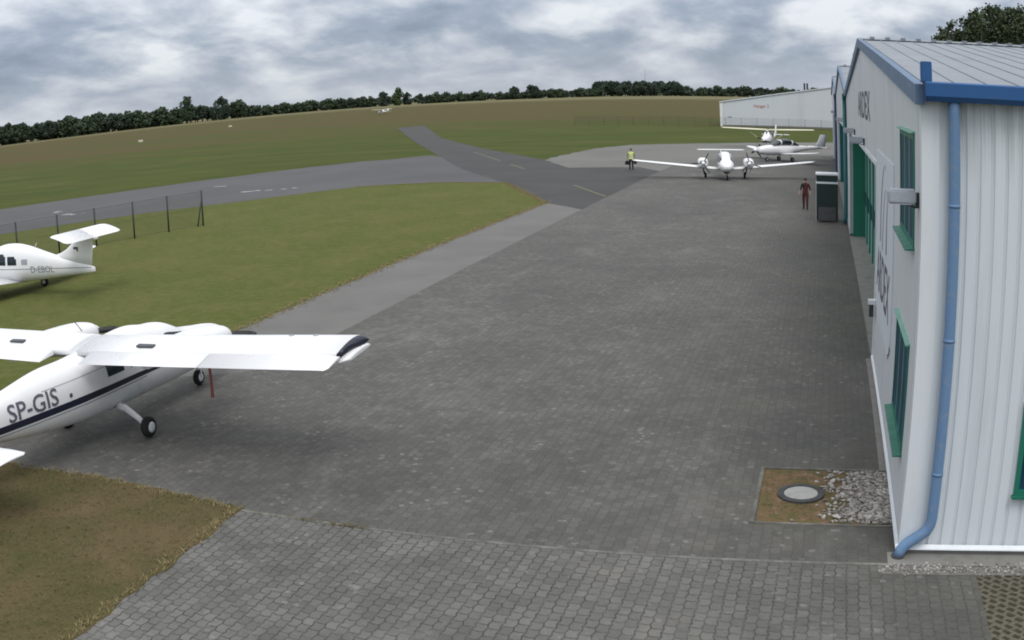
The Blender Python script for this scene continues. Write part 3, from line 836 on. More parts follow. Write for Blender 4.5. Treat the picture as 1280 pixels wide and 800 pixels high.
far_hangar('hangar', 'third and farthest gabled hangar in the row, with dark blue doors', Gable(78.2, 90, 102, 6.45, 7.9), (80.5, 99), M['dark_blue'], M['dark_blue'], (79.3,), 14)

# --- long white shed far behind
sh = thing('storage_shed', 'long white shed with sloping roofline and small red lettering beyond the apron', 'shed', (0, 0, 0))
gy, zl, zr, xr = 187.0, 4.4, 8.6, 9.5
mb = MB(); mb.prism([(-18.2, 0), (xr + 28, 0), (xr + 28, zl), (xr, zr), (-18.2, zl)], 'y', gy, gy + .2)
mb.prism([(gy + .201, 0), (gy + 45, 0), (gy + 45, zl - .05), (gy + .201, zl - .05)], 'x', -18.2, -18.0)
mb.build('wall', M['far_white'], sh)
MB().prism([(-18.45, zl - .02), (xr, zr + .02), (xr + 28.3, zl - .02), (xr + 28.3, zl + .2), (xr, zr + .22), (-18.45, zl + .18)], 'y', gy - .15, gy + 46).build('roof', M['far_white'], sh)
MB().box(-18.36, -17.9, gy - .05, gy - .002, 0, zl - .06).build('corner_trim', M['white_paint'], sh)
MB().box(-18.2, xr + 28, gy - .04, gy - .003, 0, .3).build('plinth', M['concrete'], sh)
decal('shed_lettering', 'Hangar 2', .85, lambda u, w: (-12.1 + u, gy - .01, 3.55 + w), M['red_letter'], sh, .012, .92)
MB().box(-16.9, -16.2, gy - .03, gy - .005, 1.6, 1.85).build('notice_board', M['line_grey'], sh)
for x in (-2.6, -2.05):
    MB().tube([(x, gy + 8, 5.5), (x, gy + 8, 8.35)], .17, 8).build('vent_pipe', M['dark_cloth'], sh)

# ------------------------------------------------------------------ fences
def fence(name, label, pts, hgt, prad, brace=False):
    f = thing(name, label, 'fence', (pts[0][0], pts[0][1], 0))
    ox, oy = pts[0][:2]
    for i, (x, y) in enumerate(pts):
        mb = MB(); mb.tube([(x - ox, y - oy, -.1), (x - ox, y - oy, hgt)], prad, 7)
        if brace and i in (0, len(pts) - 1):
            q = pts[1] if i == 0 else pts[-2]
            k = .16; mb.tube([(x - ox, y - oy, hgt * .8), (x - ox + (q[0] - x) * k, y - oy + (q[1] - y) * k, 0)], prad * .8, 6)
        mb.build('post', M['post_green'], f)
    me = bpy.data.meshes.new('mesh_panel'); v = []; fs = []; uv = []
    s = 0
    for i in range(len(pts) - 1):
        (x, y), (u, w) = pts[i], pts[i + 1]; L = math.hypot(u - x, w - y); o = len(v)
        v += [(x - ox, y - oy, .05), (u - ox, w - oy, .05), (u - ox, w - oy, hgt - .05), (x - ox, y - oy, hgt - .05)]
        fs.append((o, o + 1, o + 2, o + 3)); uv += [(s, 0), (s + L, 0), (s + L, hgt), (s, hgt)]; s += L
    me.from_pydata(v, [], fs); l = me.uv_layers.new(name='UVMap')
    for i, c in enumerate(uv): l.data[i].uv = c
    me.materials.append(M['chain_link'])
    o = bpy.data.objects.new('mesh_panel', me); COL.objects.link(o); o.parent = f
    mb = MB()
    for z in (.08, hgt * .5, hgt - .05):
        for i in range(len(pts) - 1):
            mb.tube([(pts[i][0] - ox, pts[i][1] - oy, z), (pts[i + 1][0] - ox, pts[i + 1][1] - oy, z)], .0045, 4)
    mb.build('tension_wire', M['post_green'], f)
    return f
fence('chain_link_fence', 'dark chain link fence on the grass between the T-tailed aircraft and the taxiway', [(-33.7, 48.9), (-34.6, 46.6), (-35.4, 44.3), (-36.3, 41.9), (-37.1, 39.6), (-38.0, 37.2), (-38.9, 34.8), (-39.8, 32.4), (-40.7, 30)], 2.05, .05, True)
fence('chain_link_fence', 'faint low wire fence in front of the long white shed', [(-46 + 2.9 * i, 189 - .6 * i + .0 * i) for i in range(18)], 1.8, .022)

# ------------------------------------------------------------------ vehicles: aircraft
def catmull(secs, n=5):
    return curve(secs, n)
class Fuse:
    """sections: (y, zbottom, ztop, halfwidth); exponent ex"""
    def __init__(s, secs, ex=2.4, n=28, sub=5):
        s.t = catmull(secs, sub); s.ex = ex; s.n = n
        s.t.sort(key=lambda a: a[0])
    def at(s, y):
        t = s.t
        if y <= t[0][0]: return t[0]
        for a, b in zip(t, t[1:]):
            if a[0] <= y <= b[0]:
                k = (y - a[0]) / max(1e-9, b[0] - a[0]); return tuple(p + (q - p) * k for p, q in zip(a, b))
        return t[-1]
    def ring(s, sec):
        y, zb, zt, hw = sec; zc, hh = (zb + zt) / 2, max(.004, (zt - zb) / 2); hw = max(.004, hw); out = []
        for i in range(s.n):
            a = 2 * math.pi * i / s.n; c, d = math.cos(a), math.sin(a)
            out.append((hw * math.copysign(abs(c) ** (2 / s.ex), c), y, zc + hh * math.copysign(abs(d) ** (2 / s.ex), d)))
        return out
    def mesh(s): return MB().loft([s.ring(q) for q in s.t])
    def side(s, y, z):
        y_, zb, zt, hw = s.at(y); zc, hh = (zb + zt) / 2, max(.004, (zt - zb) / 2)
        k = min(.999, abs((z - zc) / hh)); return hw * (1 - k ** s.ex) ** (1 / s.ex)
    def patch(s, poly_y, z_lo, z_hi, sgn, off=.006, ny=10, nz=5):
        """surface patch between two lines z_lo(y) and z_hi(y)"""
        mb = MB(); y0, y1 = poly_y; v = []
        for i in range(ny + 1):
            y = y0 + (y1 - y0) * i / ny
            for j in range(nz + 1):
                a, b = z_lo(y), z_hi(y); z = a + (b - a) * j / nz
                v.append((sgn * (s.side(y, z) + off), y, z))
        mb.add(v, [(i * (nz + 1) + j, (i + 1) * (nz + 1) + j, (i + 1) * (nz + 1) + j + 1, i * (nz + 1) + j + 1) for i in range(ny) for j in range(nz)], True)
        return mb

AF = [(0, 0), (.01, .018), (.04, .045), (.10, .075), (.2, .097), (.32, .102), (.45, .093), (.6, .07), (.75, .045), (.9, .018), (1, .002)]
def foil(x, yle, z, chord, th, c0=0.0, c1=1.0, twist=0.0, camber=.02):
    """airfoil ring at span x, leading edge yle (nose towards +y); c0..c1 keeps a slice of the chord"""
    def zt(c):
        for (a, p), (b, q) in zip(AF, AF[1:]):
            if a <= c <= b: return p + (q - p) * (c - a) / (b - a)
        return 0
    cs = [c0 + (c1 - c0) * k for k in (0, .015, .05, .12, .25, .4, .55, .7, .85, .98, 1.0)]
    up = [(c, zt(c) * th / .12 * .62 + camber * 4 * c * (1 - c)) for c in cs]
    dn = [(c, -zt(c) * th / .12 * .38 + camber * 4 * c * (1 - c)) for c in reversed(cs)]
    out = []
    for c, h in up + dn:
        dy, dz = -c * chord, h * chord
        out.append((x, yle + dy * math.cos(twist) + dz * math.sin(twist) * 0, z + dz + dy * math.sin(twist)))
    return out
def wing_mesh(stations, c0=0.0, c1=1.0):
    """stations: (x, yle, z, chord, thickness, twist)"""
    return MB().loft([foil(x, yl, z, ch, th, c0, c1, tw) for x, yl, z, ch, th, tw in stations])
def vfoil(mb, pts, th):
    """vertical surface from outline rings: pts = [(z, yle, yte)]"""
    rings = []
    for z, yl, yt in pts:
        c = yl - yt; ring = []
        for k in (0, .06, .2, .4, .7, .96, 1.0): ring.append((th * c * (math.sqrt(k) * (1 - k) * 1.6 + .01), yl - k * c, z))
        for k in (1.0, .96, .7, .4, .2, .06): ring.append((-th * c * (math.sqrt(k) * (1 - k) * 1.6 + .01), yl - k * c, z))
        rings.append(ring)
    return mb.loft(rings, smooth=True)
def wheel(parent, x, y, rad, w, name='wheel'):
    def disc(rr, dx): return [(x + dx, y + rr * math.cos(2 * math.pi * i / 20), rad + rr * math.sin(2 * math.pi * i / 20)) for i in range(20)]
    mb = MB(); mb.loft([disc(rad * .55, -w * .5), disc(rad * .85, -w * .5), disc(rad, -w * .25), disc(rad, w * .25), disc(rad * .85, w * .5), disc(rad * .55, w * .5)])
    t = mb.build(name, M['rubber'], parent)
    mb = MB(); mb.loft([disc(rad * .12, -w * .53), disc(rad * .52, -w * .55), disc(rad * .52, w * .55), disc(rad * .12, w * .53)])
    mb.build('hub', M['trim_white'], t)
    return t
def propeller(parent, x, y, z, rad, nb, ang, mat=None, spin=None, spin_r=.15, wide=1.0):
    mb = MB()
    for k in range(nb):
        a = ang + 2 * math.pi * k / nb; rings = []
        d = Vector((math.cos(a), 0, math.sin(a))); t = Vector((-math.sin(a), 0, math.cos(a)))
        for q in range(8):
            f = q / 7; rr = rad * (.1 + .9 * f); ch = wide * rad * (.10 + .08 * math.sin(math.pi * min(1, f * .9 + .1))) * (1 if f < .95 else .5)
            tw = R(55 - 38 * f); u = t * math.cos(tw) + Vector((0, 1, 0)) * math.sin(tw); nn = d.cross(u)
            c = Vector((x, y, z)) + d * rr
            rings.append([c + u * ch * .5, c + nn * ch * .07, c - u * ch * .5, c - nn * ch * .07])
        mb.loft(rings)
    p = mb.build('propeller', mat or M['black'], parent)
    mb = MB(); rings = []
    for f, rr in ((-.12, 1), (0, 1), (.1, .93), (.2, .75), (.28, .45), (.32, .1)):
        rings.append([(x + spin_r * rr * math.cos(2 * math.pi * i / 16), y + f, z + spin_r * rr * math.sin(2 * math.pi * i / 16)) for i in range(16)])
    mb.loft(rings); mb.build('spinner', spin or M['plane_white'], p)
    return p

# --- high-wing twin in the foreground (tail towards the lower left)
p68 = thing('twin_engine_aeroplane', 'white high-wing twin with dark stripe and SP-GIS on its tail, parked beside the dry grass', 'aeroplane', (-14.02, 15.82, 0.014), R(0.6))
p68.rotation_euler[1] = R(-0.9)
F = Fuse([(5.15, .93, 1.0, .02), (5.0, .78, 1.14, .18), (4.55, .62, 1.34, .38), (3.7, .54, 1.47, .50), (3.0, .50, 1.60, .55), (2.35, .48, 1.86, .57), (1.75, .48, 1.94, .57), (1.2, .48, 2.03, .57), (.4, .48, 2.00, .57), (-.4, .50, 1.90, .56), (-1.1, .55, 1.86, .53), (-1.9, .63, 1.86, .46), (-2.8, .75, 1.76, .37), (-3.7, .90, 1.64, .26), (-4.6, 1.08, 1.50, .14), (-5.3, 1.2, 1.40, .03)], n=48)
F.mesh().build('fuselage', M['plane_white'], p68)
def SL(y): return 1.06 + .012 * math.sin(y) - .004 * (y + 4.6)
def wz68(x): return 1.985 + abs(x) * .020
CH, TW = 1.70, R(5.5)
def st68(xs): return [(x, .42, wz68(x), CH, .135, TW) for x in xs]
for s in (1, -1):
    w = wing_mesh(st68([s * .1, s * 1.5, s * 3, s * 4.5, s * 6.17]), 0, .69).build('wing', M['plane_white'], p68)
    wing_mesh([(s * .56, .42, wz68(.56) + .0, CH, .135, TW), (s * 3.55, .42, wz68(3.55), CH, .135, TW)], .712, 1.0).build('flap', M['plane_white'], w)
    al = wing_mesh([(s * 3.575, .42, wz68(3.6), CH, .135, TW), (s * 6.07, .42, wz68(6.07), CH, .135, TW), (s * 6.17, .42, wz68(6.0), CH, .10, TW), (s * 6.22, .42, wz68(6.22), 1.60, .05, TW)], .712, 1.0).build('aileron', M['plane_white'], w)
    # drooped tip with a black rim that bulges out towards the leading edge
    tip = [(6.17, 0, .135), (5.88, 0, .10), (5.93, .06, .05)]
    MB().loft([foil(s * 6.171, .42, wz68(6.0), CH, .137, 0, .69, TW), foil(s * 6.215, .43, wz68(6.0) - .012, CH, .115, 0, .46, TW), foil(s * 6.27, .42, wz68(6.0) - .03, CH, .07, 0, .22, TW)]).build('wing_tip', M['navy'], w)
    MB().loft([foil(s * 6.19, .40, wz68(6.0) - .085, 1.60, .09, 0, .74, TW), foil(s * 6.32, .36, wz68(6.0) - .11, 1.40, .05, 0, .62, TW)]).build('tip_fairing', M['plane_white'], w)
    for fx_, fy_ in ((5.35, .12), (4.85, .10)):
        MB().tube([(s * fx_, fy_, wz68(fx_) + .05), (s * fx_, fy_, wz68(fx_) + .112)], .05, 12).build('fuel_cap', M['line_grey'], w)
    # engine nacelle
    nx = s * 1.93
    NF = Fuse([(2.0, 1.54, 1.98, .34), (1.93, 1.47, 2.04, .42), (1.65, 1.42, 2.09, .46), (1.1, 1.44, 2.13, .46), (.5, 1.56, 2.14, .45), (0, 1.72, 2.09, .42), (-.4, 1.80, 2.0, .34), (-.75, 1.78, 1.86, .12)], 2.8, 22)
    mb = NF.mesh(); mb.v = [(x + nx, y, z - .12) for x, y, z in mb.v]
    nc = mb.build('engine_nacelle', M['plane_white'], p68)
    propeller(nc, nx, 2.11, 1.66, .93, 2, R(3) if s > 0 else R(6))
    for dx in (-.2, .2):
        MB().tube([(nx + dx, 1.985, 1.63), (nx + dx, 2.012, 1.63)], .085, 12).build('air_intake', M['black'], nc)
    mb = MB(); cx = s * 1.86
    zz = wz68(1.9)
    mb.prism([(-.62, zz + .03), (-.50, zz + .045), (-.50, zz + .075), (-.62, zz + .06)], 'x', cx - .21, cx + .21)
    mb.build('louvre', M['letter'], w)
    # landing gear
    mb = MB(); mb.tube([(s * .42, .02, .60), (s * .62, .02, .56), (s * .95, 0, .38), (s * 1.10, 0, .24)], [.10, .075, .06, .05], 10)
    lg = mb.build('landing_gear', M['plane_white'], p68)
    wheel(lg, s * 1.19, 0, .215, .17)
    # stabilator
    wing_mesh([(s * .08, -4.30, 1.14, 1.0, .09, 0), (s * 1.4, -4.30, 1.14, 1.0, .09, 0), (s * 1.72, -4.33, 1.14, .95, .06, 0), (s * 1.80, -4.45, 1.14, .75, .03, 0)]).build('stabilator', M['plane_white'], p68)
    # stripes and lines along the fuselage
    F.patch((-4.6, 4.6), lambda y: SL(y), lambda y: SL(y) + (.135 if y < -1 else .135 - .016 * (y + 1)), s, .004, 60, 3).build('stripe', M['navy'], p68)
    F.patch((-4.4, 1.0), lambda y: SL(y) - .06, lambda y: SL(y) - .035, s, .004, 40, 1).build('pinstripe', M['line_grey'], p68)
    F.patch((-2.3, .8), lambda y: 1.56 + .02 * math.sin(y), lambda y: 1.575 + .02 * math.sin(y), s, .003, 30, 1).build('pinstripe', M['line_grey'], p68)
    F.patch((-.35, .22), lambda y: 1.33, lambda y: 1.62 - .12 * max(0, -y), s, .006, 8, 4).build('cabin_window', M['glass'], p68)
    F.patch((.45, 1.05), lambda y: 1.33, lambda y: 1.66, s, .006, 8, 4).build('cabin_window', M['glass'], p68)
    F.patch((1.2, 1.8), lambda y: 1.30, lambda y: 1.68, s, .006, 8, 4).build('cabin_window', M['glass'], p68)
    F.patch((1.95, 2.75), lambda y: 1.28, lambda y: 1.70 - .2 * max(0, y - 2.1), s, .006, 8, 4).build('windscreen', M['glass'], p68)
decal('registration', 'SP-GIS', .47, lambda u, w: (F.side(-3.28 + u, 1.21 + w) + .010, -3.28 + u, 1.21 + w), M['reg_grey'], p68, .006, 1.07)
decal('registration', 'SP-GIS', .46, lambda u, w: (-F.side(-1.6 - u, 1.24 + w) - .010, -1.6 - u, 1.24 + w), M['reg_grey'], p68, .006, 1.07)
mb = MB(); mb.tube([(0, 3.8, .62), (0, 3.8, .22)], .045, 8).tube([(.09, 3.8, .40), (.09, 3.8, .18)], .02, 6)
lg = mb.build('nose_gear', M['plane_white'], p68); wheel(lg, 0, 3.8, .19, .14)
vfoil(MB(), [(1.5, -2.9, -4.5), (1.9, -3.35, -4.62), (2.6, -3.75, -4.85), (3.35, -4.15, -5.0), (3.40, -4.3, -4.98)], .09).build('fin', M['plane_white'], p68)
MB().tube([(-1.0, .75, 2.0), (-1.05, .55, 2.28)], .010, 6).build('aerial', M['letter'], p68)
MB().box(-.05, .05, -1.75, -1.45, .60, .70).build('belly_aerial', M['black'], p68)
mb = MB(); mb.tube([(.60, -1.55, 1.22), (.605, -1.55, 1.22)], .04, 8)
MB().tube([(F.side(-1.55, 1.28) - .01, -1.55, 1.28), (F.side(-1.55, 1.28) + .012, -1.55, 1.28)], .045, 10).build('static_port', M['letter'], p68)
rb = MB()
rb.add([(-.035, 0, 0), (.035, 0, 0), (.03, .015, -.3), (-.03, .01, -.3), (.045, .0, -.62), (-.04, -.01, -.62)], [(0, 1, 2, 3), (3, 2, 4, 5)])
rb.tube([(0, 0, 0), (0, 0, .30)], .006, 5)
o = rb.build('warning_streamer', M['red_cloth'], fix=False)
tag(o, 'thin red warning streamer hanging below the wing of the high-wing twin', 'streamer'); o.location = (-11.33, 16.22, 1.50)

# --- low-wing single with T-tail at the left edge, nose out of the frame (points towards -x)
ar = thing('light_aeroplane', 'white low-wing aircraft with T-tail on the grass, nose cut off by the left edge', 'aeroplane', (-29.9, 29.4, 0), R(90))
# local +y is the nose: world -x
A = Fuse([(4.3, .85, 1.0, .03), (4.15, .70, 1.16, .25), (3.6, .60, 1.30, .42), (2.7, .52, 1.38, .50), (2.1, .48, 1.50, .54), (1.5, .46, 1.88, .56), (.8, .45, 2.06, .56), (0.1, .47, 2.07, .54), (-.6, .55, 1.96, .48), (-1.4, .63, 1.76, .37), (-2.4, .74, 1.52, .25), (-3.4, .84, 1.30, .14), (-4.1, .90, 1.15, .07), (-4.25, .95, 1.10, .02)], 2.3)
A.mesh().build('fuselage', M['plane_white'], ar)
vfoil(MB(), [(1.20, -1.35, -4.10), (1.55, -2.15, -4.15), (1.8, -2.75, -4.2), (2.1, -3.2, -4.25), (2.40, -3.45, -4.25)], .07).build('fin', M['plane_white'], ar)
for s in (1, -1):
    wing_mesh([(s * .3, 1.55, .62, 1.75, .13, R(2)), (s * 2.2, 1.5, .80, 1.6, .13, R(2)), (s * 5.2, 1.25, 1.10, 1.1, .12, R(1)), (s * 5.4, 1.1, 1.12, .8, .05, R(1))]).build('wing', M['plane_white'], ar)
    wing_mesh([(s * .02, -3.40, 2.54, 1.02, .11, R(17)), (s * 1.45, -3.40, 2.54, 1.02, .11, R(17)), (s * 1.66, -3.46, 2.53, .92, .07, R(17)), (s * 1.74, -3.58, 2.50, .70, .03, R(17))]).build('tailplane', M['plane_white'], ar)
    A.patch((-4.1, 3.6), lambda y: 1.09, lambda y: 1.125, s, .004, 50, 1).build('stripe', M['line_grey'], ar)
    for a, b, t in ((-.22, .30, 1.62), (.42, .98, 1.72), (1.08, 1.55, 1.70)):
        A.patch((a, b), lambda y: 1.27, lambda y, t=t, a=a: t - (.10 if y < a + .1 else 0), s, .006, 8, 4).build('cabin_window', M['glass'], ar)
    A.patch((-.82, -.5), lambda y: 1.28, lambda y: 1.50, s, .006, 5, 3).build('cabin_window', M['line_grey'], ar)
    lg = MB().tube([(s * 1.6, .35, .7), (s * 1.6, .3, .25)], .05, 8).build('landing_gear', M['metal'], ar); wheel(lg, s * 1.66, .3, .2, .15)
lg = MB().tube([(0, 3.1, .65), (0, 3.15, .2)], .04, 8).build('nose_gear', M['metal'], ar); wheel(lg, 0, 3.15, .18, .13)
propeller(ar, 0, 4.3, .93, .95, 2, R(30))
# the port side faces the camera: local -x is the aircraft's left
decal('registration', 'D-EBOL', .36, lambda u, w: (-A.side(-.95 - u, .96 + w) - .007, -.95 - u, .96 + w), M['reg_mid'], ar, .002, 1.0)
decal('registration', 'D-EBOL', .36, lambda u, w: (A.side(-2.45 + u, .96 + w) + .007, -2.45 + u, .96 + w), M['reg_mid'], ar, .002, 1.0)
MB().box(-.062, -.052, -3.45, -3.2, 1.72, 1.9).build('emblem', M['letter'], ar)
MB().box(-.09, .09, -4.50, -4.0, 2.16, 2.28).build('tail_fairing', M['plane_white'], ar, bevel=.04)
MB().tube([(0, -.9, 1.86), (0, -1.05, 2.08)], .012, 5).build('aerial', M['trim_white'], ar)

# --- twin facing the camera across the apron
da = thing('twin_engine_aeroplane', 'white T-tailed twin facing the camera on the apron with long upswept wings', 'aeroplane', (-7.1, 75.0, 0.014), R(180 + 9))
D = Fuse([(2.75, .90, 1.02, .03), (2.6, .74, 1.14, .26), (2.1, .62, 1.28, .44), (1.4, .56, 1.46, .54), (.8, .55, 1.72, .58), (.2, .55, 1.92, .58), (-.5, .57, 1.93, .56), (-1.2, .66, 1.78, .48), (-2.2, .84, 1.52, .30), (-3.5, 1.0, 1.36, .17), (-5.0, 1.08, 1.30, .11), (-5.6, 1.12, 1.28, .03)], 2.3)
D.mesh().build('fuselage', M['plane_white'], da)
for s in (1, -1):
    wing_mesh([(s * .4, .55, .68, 1.5, .19, R(5)), (s * 1.7, .5, .80, 1.4, .19, R(5)), (s * 4.5, .35, 1.06, 1.15, .18, R(4)), (s * 6.5, .15, 1.26, .95, .17, R(4)), (s * 6.8, .02, 1.32, .7, .08, R(3))]).build('wing', M['plane_white'], da)
    nx = s * 1.68
    NF = Fuse([(1.55, 1.0, 1.42, .26), (1.5, .90, 1.46, .34), (1.1, .84, 1.52, .38), (.4, .84, 1.54, .37), (-.4, .90, 1.44, .30), (-1.2, .98, 1.2, .16), (-1.6, 1.04, 1.10, .04)], 2.6, 20)
    mb = NF.mesh(); mb.v = [(x + nx, y, z) for x, y, z in mb.v]
    nc = mb.build('engine_nacelle', M['plane_white'], da)
    propeller(nc, nx, 1.68, 1.20, .86, 3, R(118) if s > 0 else R(75), wide=.6)
    MB().box(nx - .2, nx + .2, 1.535, 1.565, 1.22, 1.34).build('air_intake', M['black'], nc)
    MB().box(nx - .28, nx - .22, -.3, .35, .42, .86).build('gear_door', M['plane_white'], da)
    lg = MB().tube([(nx, -.25, .95), (nx - s * .15, -.25, .25)], .05, 8).build('landing_gear', M['black'], da); wheel(lg, nx - s * .22, -.25, .22, .16)
    wing_mesh([(s * .02, -4.85, 1.80, .78, .16, R(4)), (s * 1.7, -4.9, 1.80, .62, .16, R(4)), (s * 1.86, -5.0, 1.80, .42, .05, 0)]).build('tailplane', M['plane_white'], da)
    D.patch((-.85, 1.35), lambda y: 1.24, lambda y: min(D.at(y)[2] - .06, 1.86), s, .008, 14, 5).build('canopy_window', M['glass'], da)
lg = MB().tube([(0, 1.75, .62), (0, 1.85, .2)], .04, 8).build('nose_gear', M['black'], da); wheel(lg, 0, 1.88, .18, .13)
MB().box(-.2, .2, 1.55, 1.9, .50, .60).build('gear_door', M['black'], da)
vfoil(MB(), [(1.1, -4.2, -5.5), (1.5, -4.6, -5.58), (1.82, -4.85, -5.62)], .09).build('fin', M['plane_white'], da)
vfoil(MB(), [(.62, -4.9, -5.5), (1.1, -4.3, -5.5)], .06).build('ventral_fin', M['plane_white'], da)

# --- low-wing trainer behind it, nose to the left
aq = thing('light_aeroplane', 'small white low-wing trainer with bubble canopy, nose left, behind the twin', 'aeroplane', (-3.6, 95.5, 0.01), R(90 + 38))
aq.scale = (1.12, 1.12, 1.08)
Q = Fuse([(2.55, .82, 1.12, .14), (2.4, .66, 1.24, .36), (1.8, .56, 1.36, .48), (1.1, .52, 1.42, .54), (.3, .52, 1.46, .56), (-.6, .55, 1.44, .52), (-1.4, .70, 1.38, .36), (-2.6, .90, 1.28, .20), (-4.0, 1.0, 1.22, .11), (-4.5, 1.08, 1.18, .04)], 2.3)
Q.mesh().build('fuselage', M['plane_white'], aq)
CF = Fuse([(1.15, 1.38, 1.42, .40), (.8, 1.36, 1.62, .47), (.3, 1.36, 1.86, .50), (-.3, 1.36, 1.93, .50), (-.9, 1.36, 1.80, .42), (-1.5, 1.36, 1.50, .28), (-1.75, 1.36, 1.40, .2)], 2.2)
CF.mesh().build('canopy', M['glass'], aq)
for yy, ww in ((.42, .1), (-.75, .16)):
    mb = MB()
    a, b = CF.ring(CF.at(yy)), CF.ring(CF.at(yy - ww)); sc = 1.03
    mb.loft([[(x * sc, y, 1.36 + (z - 1.36) * sc) for x, y, z in a], [(x * sc, y, 1.36 + (z - 1.36) * sc) for x, y, z in b]], cap=False); mb.build('canopy_frame', M['plane_white'], aq)
propeller(aq, 0, 2.62, .98, .86, 3, R(100))
for s in (1, -1):
    wing_mesh([(s * .4, .5, .62, 1.35, .14, R(2)), (s * 3.4, .42, .84, 1.15, .13, R(1)), (s * 4.95, .3, .98, .85, .12, 0), (s * 5.15, .15, 1.0, .5, .05, 0)]).build('wing', M['plane_white'], aq)
    wing_mesh([(s * .05, -3.75, 1.18, .72, .10, 0), (s * 1.4, -3.85, 1.18, .52, .10, 0)]).build('tailplane', M['plane_white'], aq)
    lg = MB().tube([(s * .6, -.35, .6), (s * .95, -.35, .22)], .04, 8).build('landing_gear', M['plane_white'], aq); wheel(lg, s * .98, -.35, .19, .14)
lg = MB().tube([(0, 1.5, .62), (0, 1.55, .2)], .04, 8).build('nose_gear', M['plane_white'], aq); wheel(lg, 0, 1.56, .18, .12)
vfoil(MB(), [(1.15, -3.5, -4.5), (1.6, -3.85, -4.6), (2.28, -4.2, -4.75)], .08).build('fin', M['plane_white'], aq)
vfoil(MB(), [(1.1, -4.52, -4.66), (1.6, -4.62, -4.78), (2.26, -4.77, -4.94)], .05).build('rudder', M['line_grey'], aq)

# --- high-wing single at the back of the apron
def high_wing(label, loc, rz):
    c = thing('light_aeroplane', label, 'aeroplane', loc, rz)
    H = Fuse([(2.35, .85, 1.15, .16), (2.2, .70, 1.30, .36), (1.6, .62, 1.42, .46), (1.0, .60, 1.52, .50), (.6, .60, 1.95, .52), (.0, .60, 2.02, .52), (-.8, .64, 1.98, .50), (-1.5, .80, 1.70, .38), (-2.6, .98, 1.48, .24), (-4.2, 1.15, 1.38, .10), (-4.8, 1.2, 1.34, .03)], 2.6)
    H.mesh().build('fuselage', M['plane_white'], c)
    for s in (1, -1):
        wing_mesh([(s * .1, .62, 2.06, 1.6, .12, R(1)), (s * 2.6, .62, 2.12, 1.6, .12, R(1)), (s * 5.3, .45, 2.20, 1.12, .11, 0), (s * 5.5, .38, 2.20, .9, .05, 0)]).build('wing', M['straw_wing'], c)
        MB().tube([(s * .5, .3, .72), (s * 2.5, .1, 2.02)], .045, 8).build('wing_strut', M['straw_wing'], c)
        H.patch((-.9, .55), lambda y: 1.45, lambda y: 1.86, s, .008, 8, 4).build('cabin_window', M['glass'], c)
        wing_mesh([(s * .05, -3.9, 1.38, .9, .09, 0), (s * 1.7, -4.1, 1.38, .65, .08, 0)]).build('tailplane', M['plane_white'], c)
        lg = MB().tube([(s * .4, -.45, .66), (s * 1.1, -.45, .22)], .04, 8).build('landing_gear', M['plane_white'], c); wheel(lg, s * 1.16, -.45, .2, .14)
    mb = MB(); v = []
    for i in range(9):
        x = -.46 + .92 * i / 8
        v += [(x, .98 - abs(x) * .25, 1.50), (x * .95, .66 - abs(x) * .15, 1.95)]
    mb.add(v, [(2 * i, 2 * i + 2, 2 * i + 3, 2 * i + 1) for i in range(8)], True); mb.build('windscreen', M['glass'], c, fix=False)
    lg = MB().tube([(0, 1.5, .66), (0, 1.6, .2)], .04, 8).build('nose_gear', M['plane_white'], c); wheel(lg, 0, 1.6, .18, .12)
    propeller(c, 0, 2.42, 1.0, .92, 2, R(20))
    MB().box(-.32, .32, 2.1, 2.365, .72, .90).build('air_intake', M['black'], c, bevel=.04)
    vfoil(MB(), [(1.3, -3.2, -4.7), (1.6, -3.9, -4.85), (2.5, -4.45, -5.05)], .08).build('fin', M['plane_white'], c)
    return c
high_wing('white high-wing light aircraft with struts at the back of the apron, below the white shed', (-6.0, 117.5, 0.01), R(180 - 9))
high_wing('tiny white aircraft standing alone far out on the airfield grass', (-184, 409, 0), R(60))

# ------------------------------------------------------------------ cabinet by the wall
cb = thing('metal_cabinet', 'tall dark green cabinet with white top and white band beside the hangar row', 'cabinet', (.36, 51.6, .014))
MB().box(-.56, .56, -.5, .5, .06, 1.90).build('cabinet_body', M['cabinet'], cb, bevel=.02)
MB().box(-.55, .55, -.49, .49, 2.0, 2.32).build('upper_housing', M['cabinet'], cb)
MB().box(-.575, .575, -.52, .52, 1.901, 1.998).build('band', M['trim_white'], cb, bevel=.01)
MB().box(-.585, .585, -.53, .53, 2.321, 2.42).build('top_cover', M['trim_white'], cb, bevel=.02)
MB().box(-.6, .6, -.55, .55, -.01, .059).build('base', M['concrete'], cb)
MB().box(-.575, -.561, -.51, -.46, .06, 1.9).build('corner_trim', M['trim_white'], cb)
MB().prism([(-.505, .10), (-.75, .10), (-.505, .75)], 'x', -.46, .46).build('reflection_wedge', M['iron'], cb)  # paler sloped wedge, added to stand in for a reflection low on the front

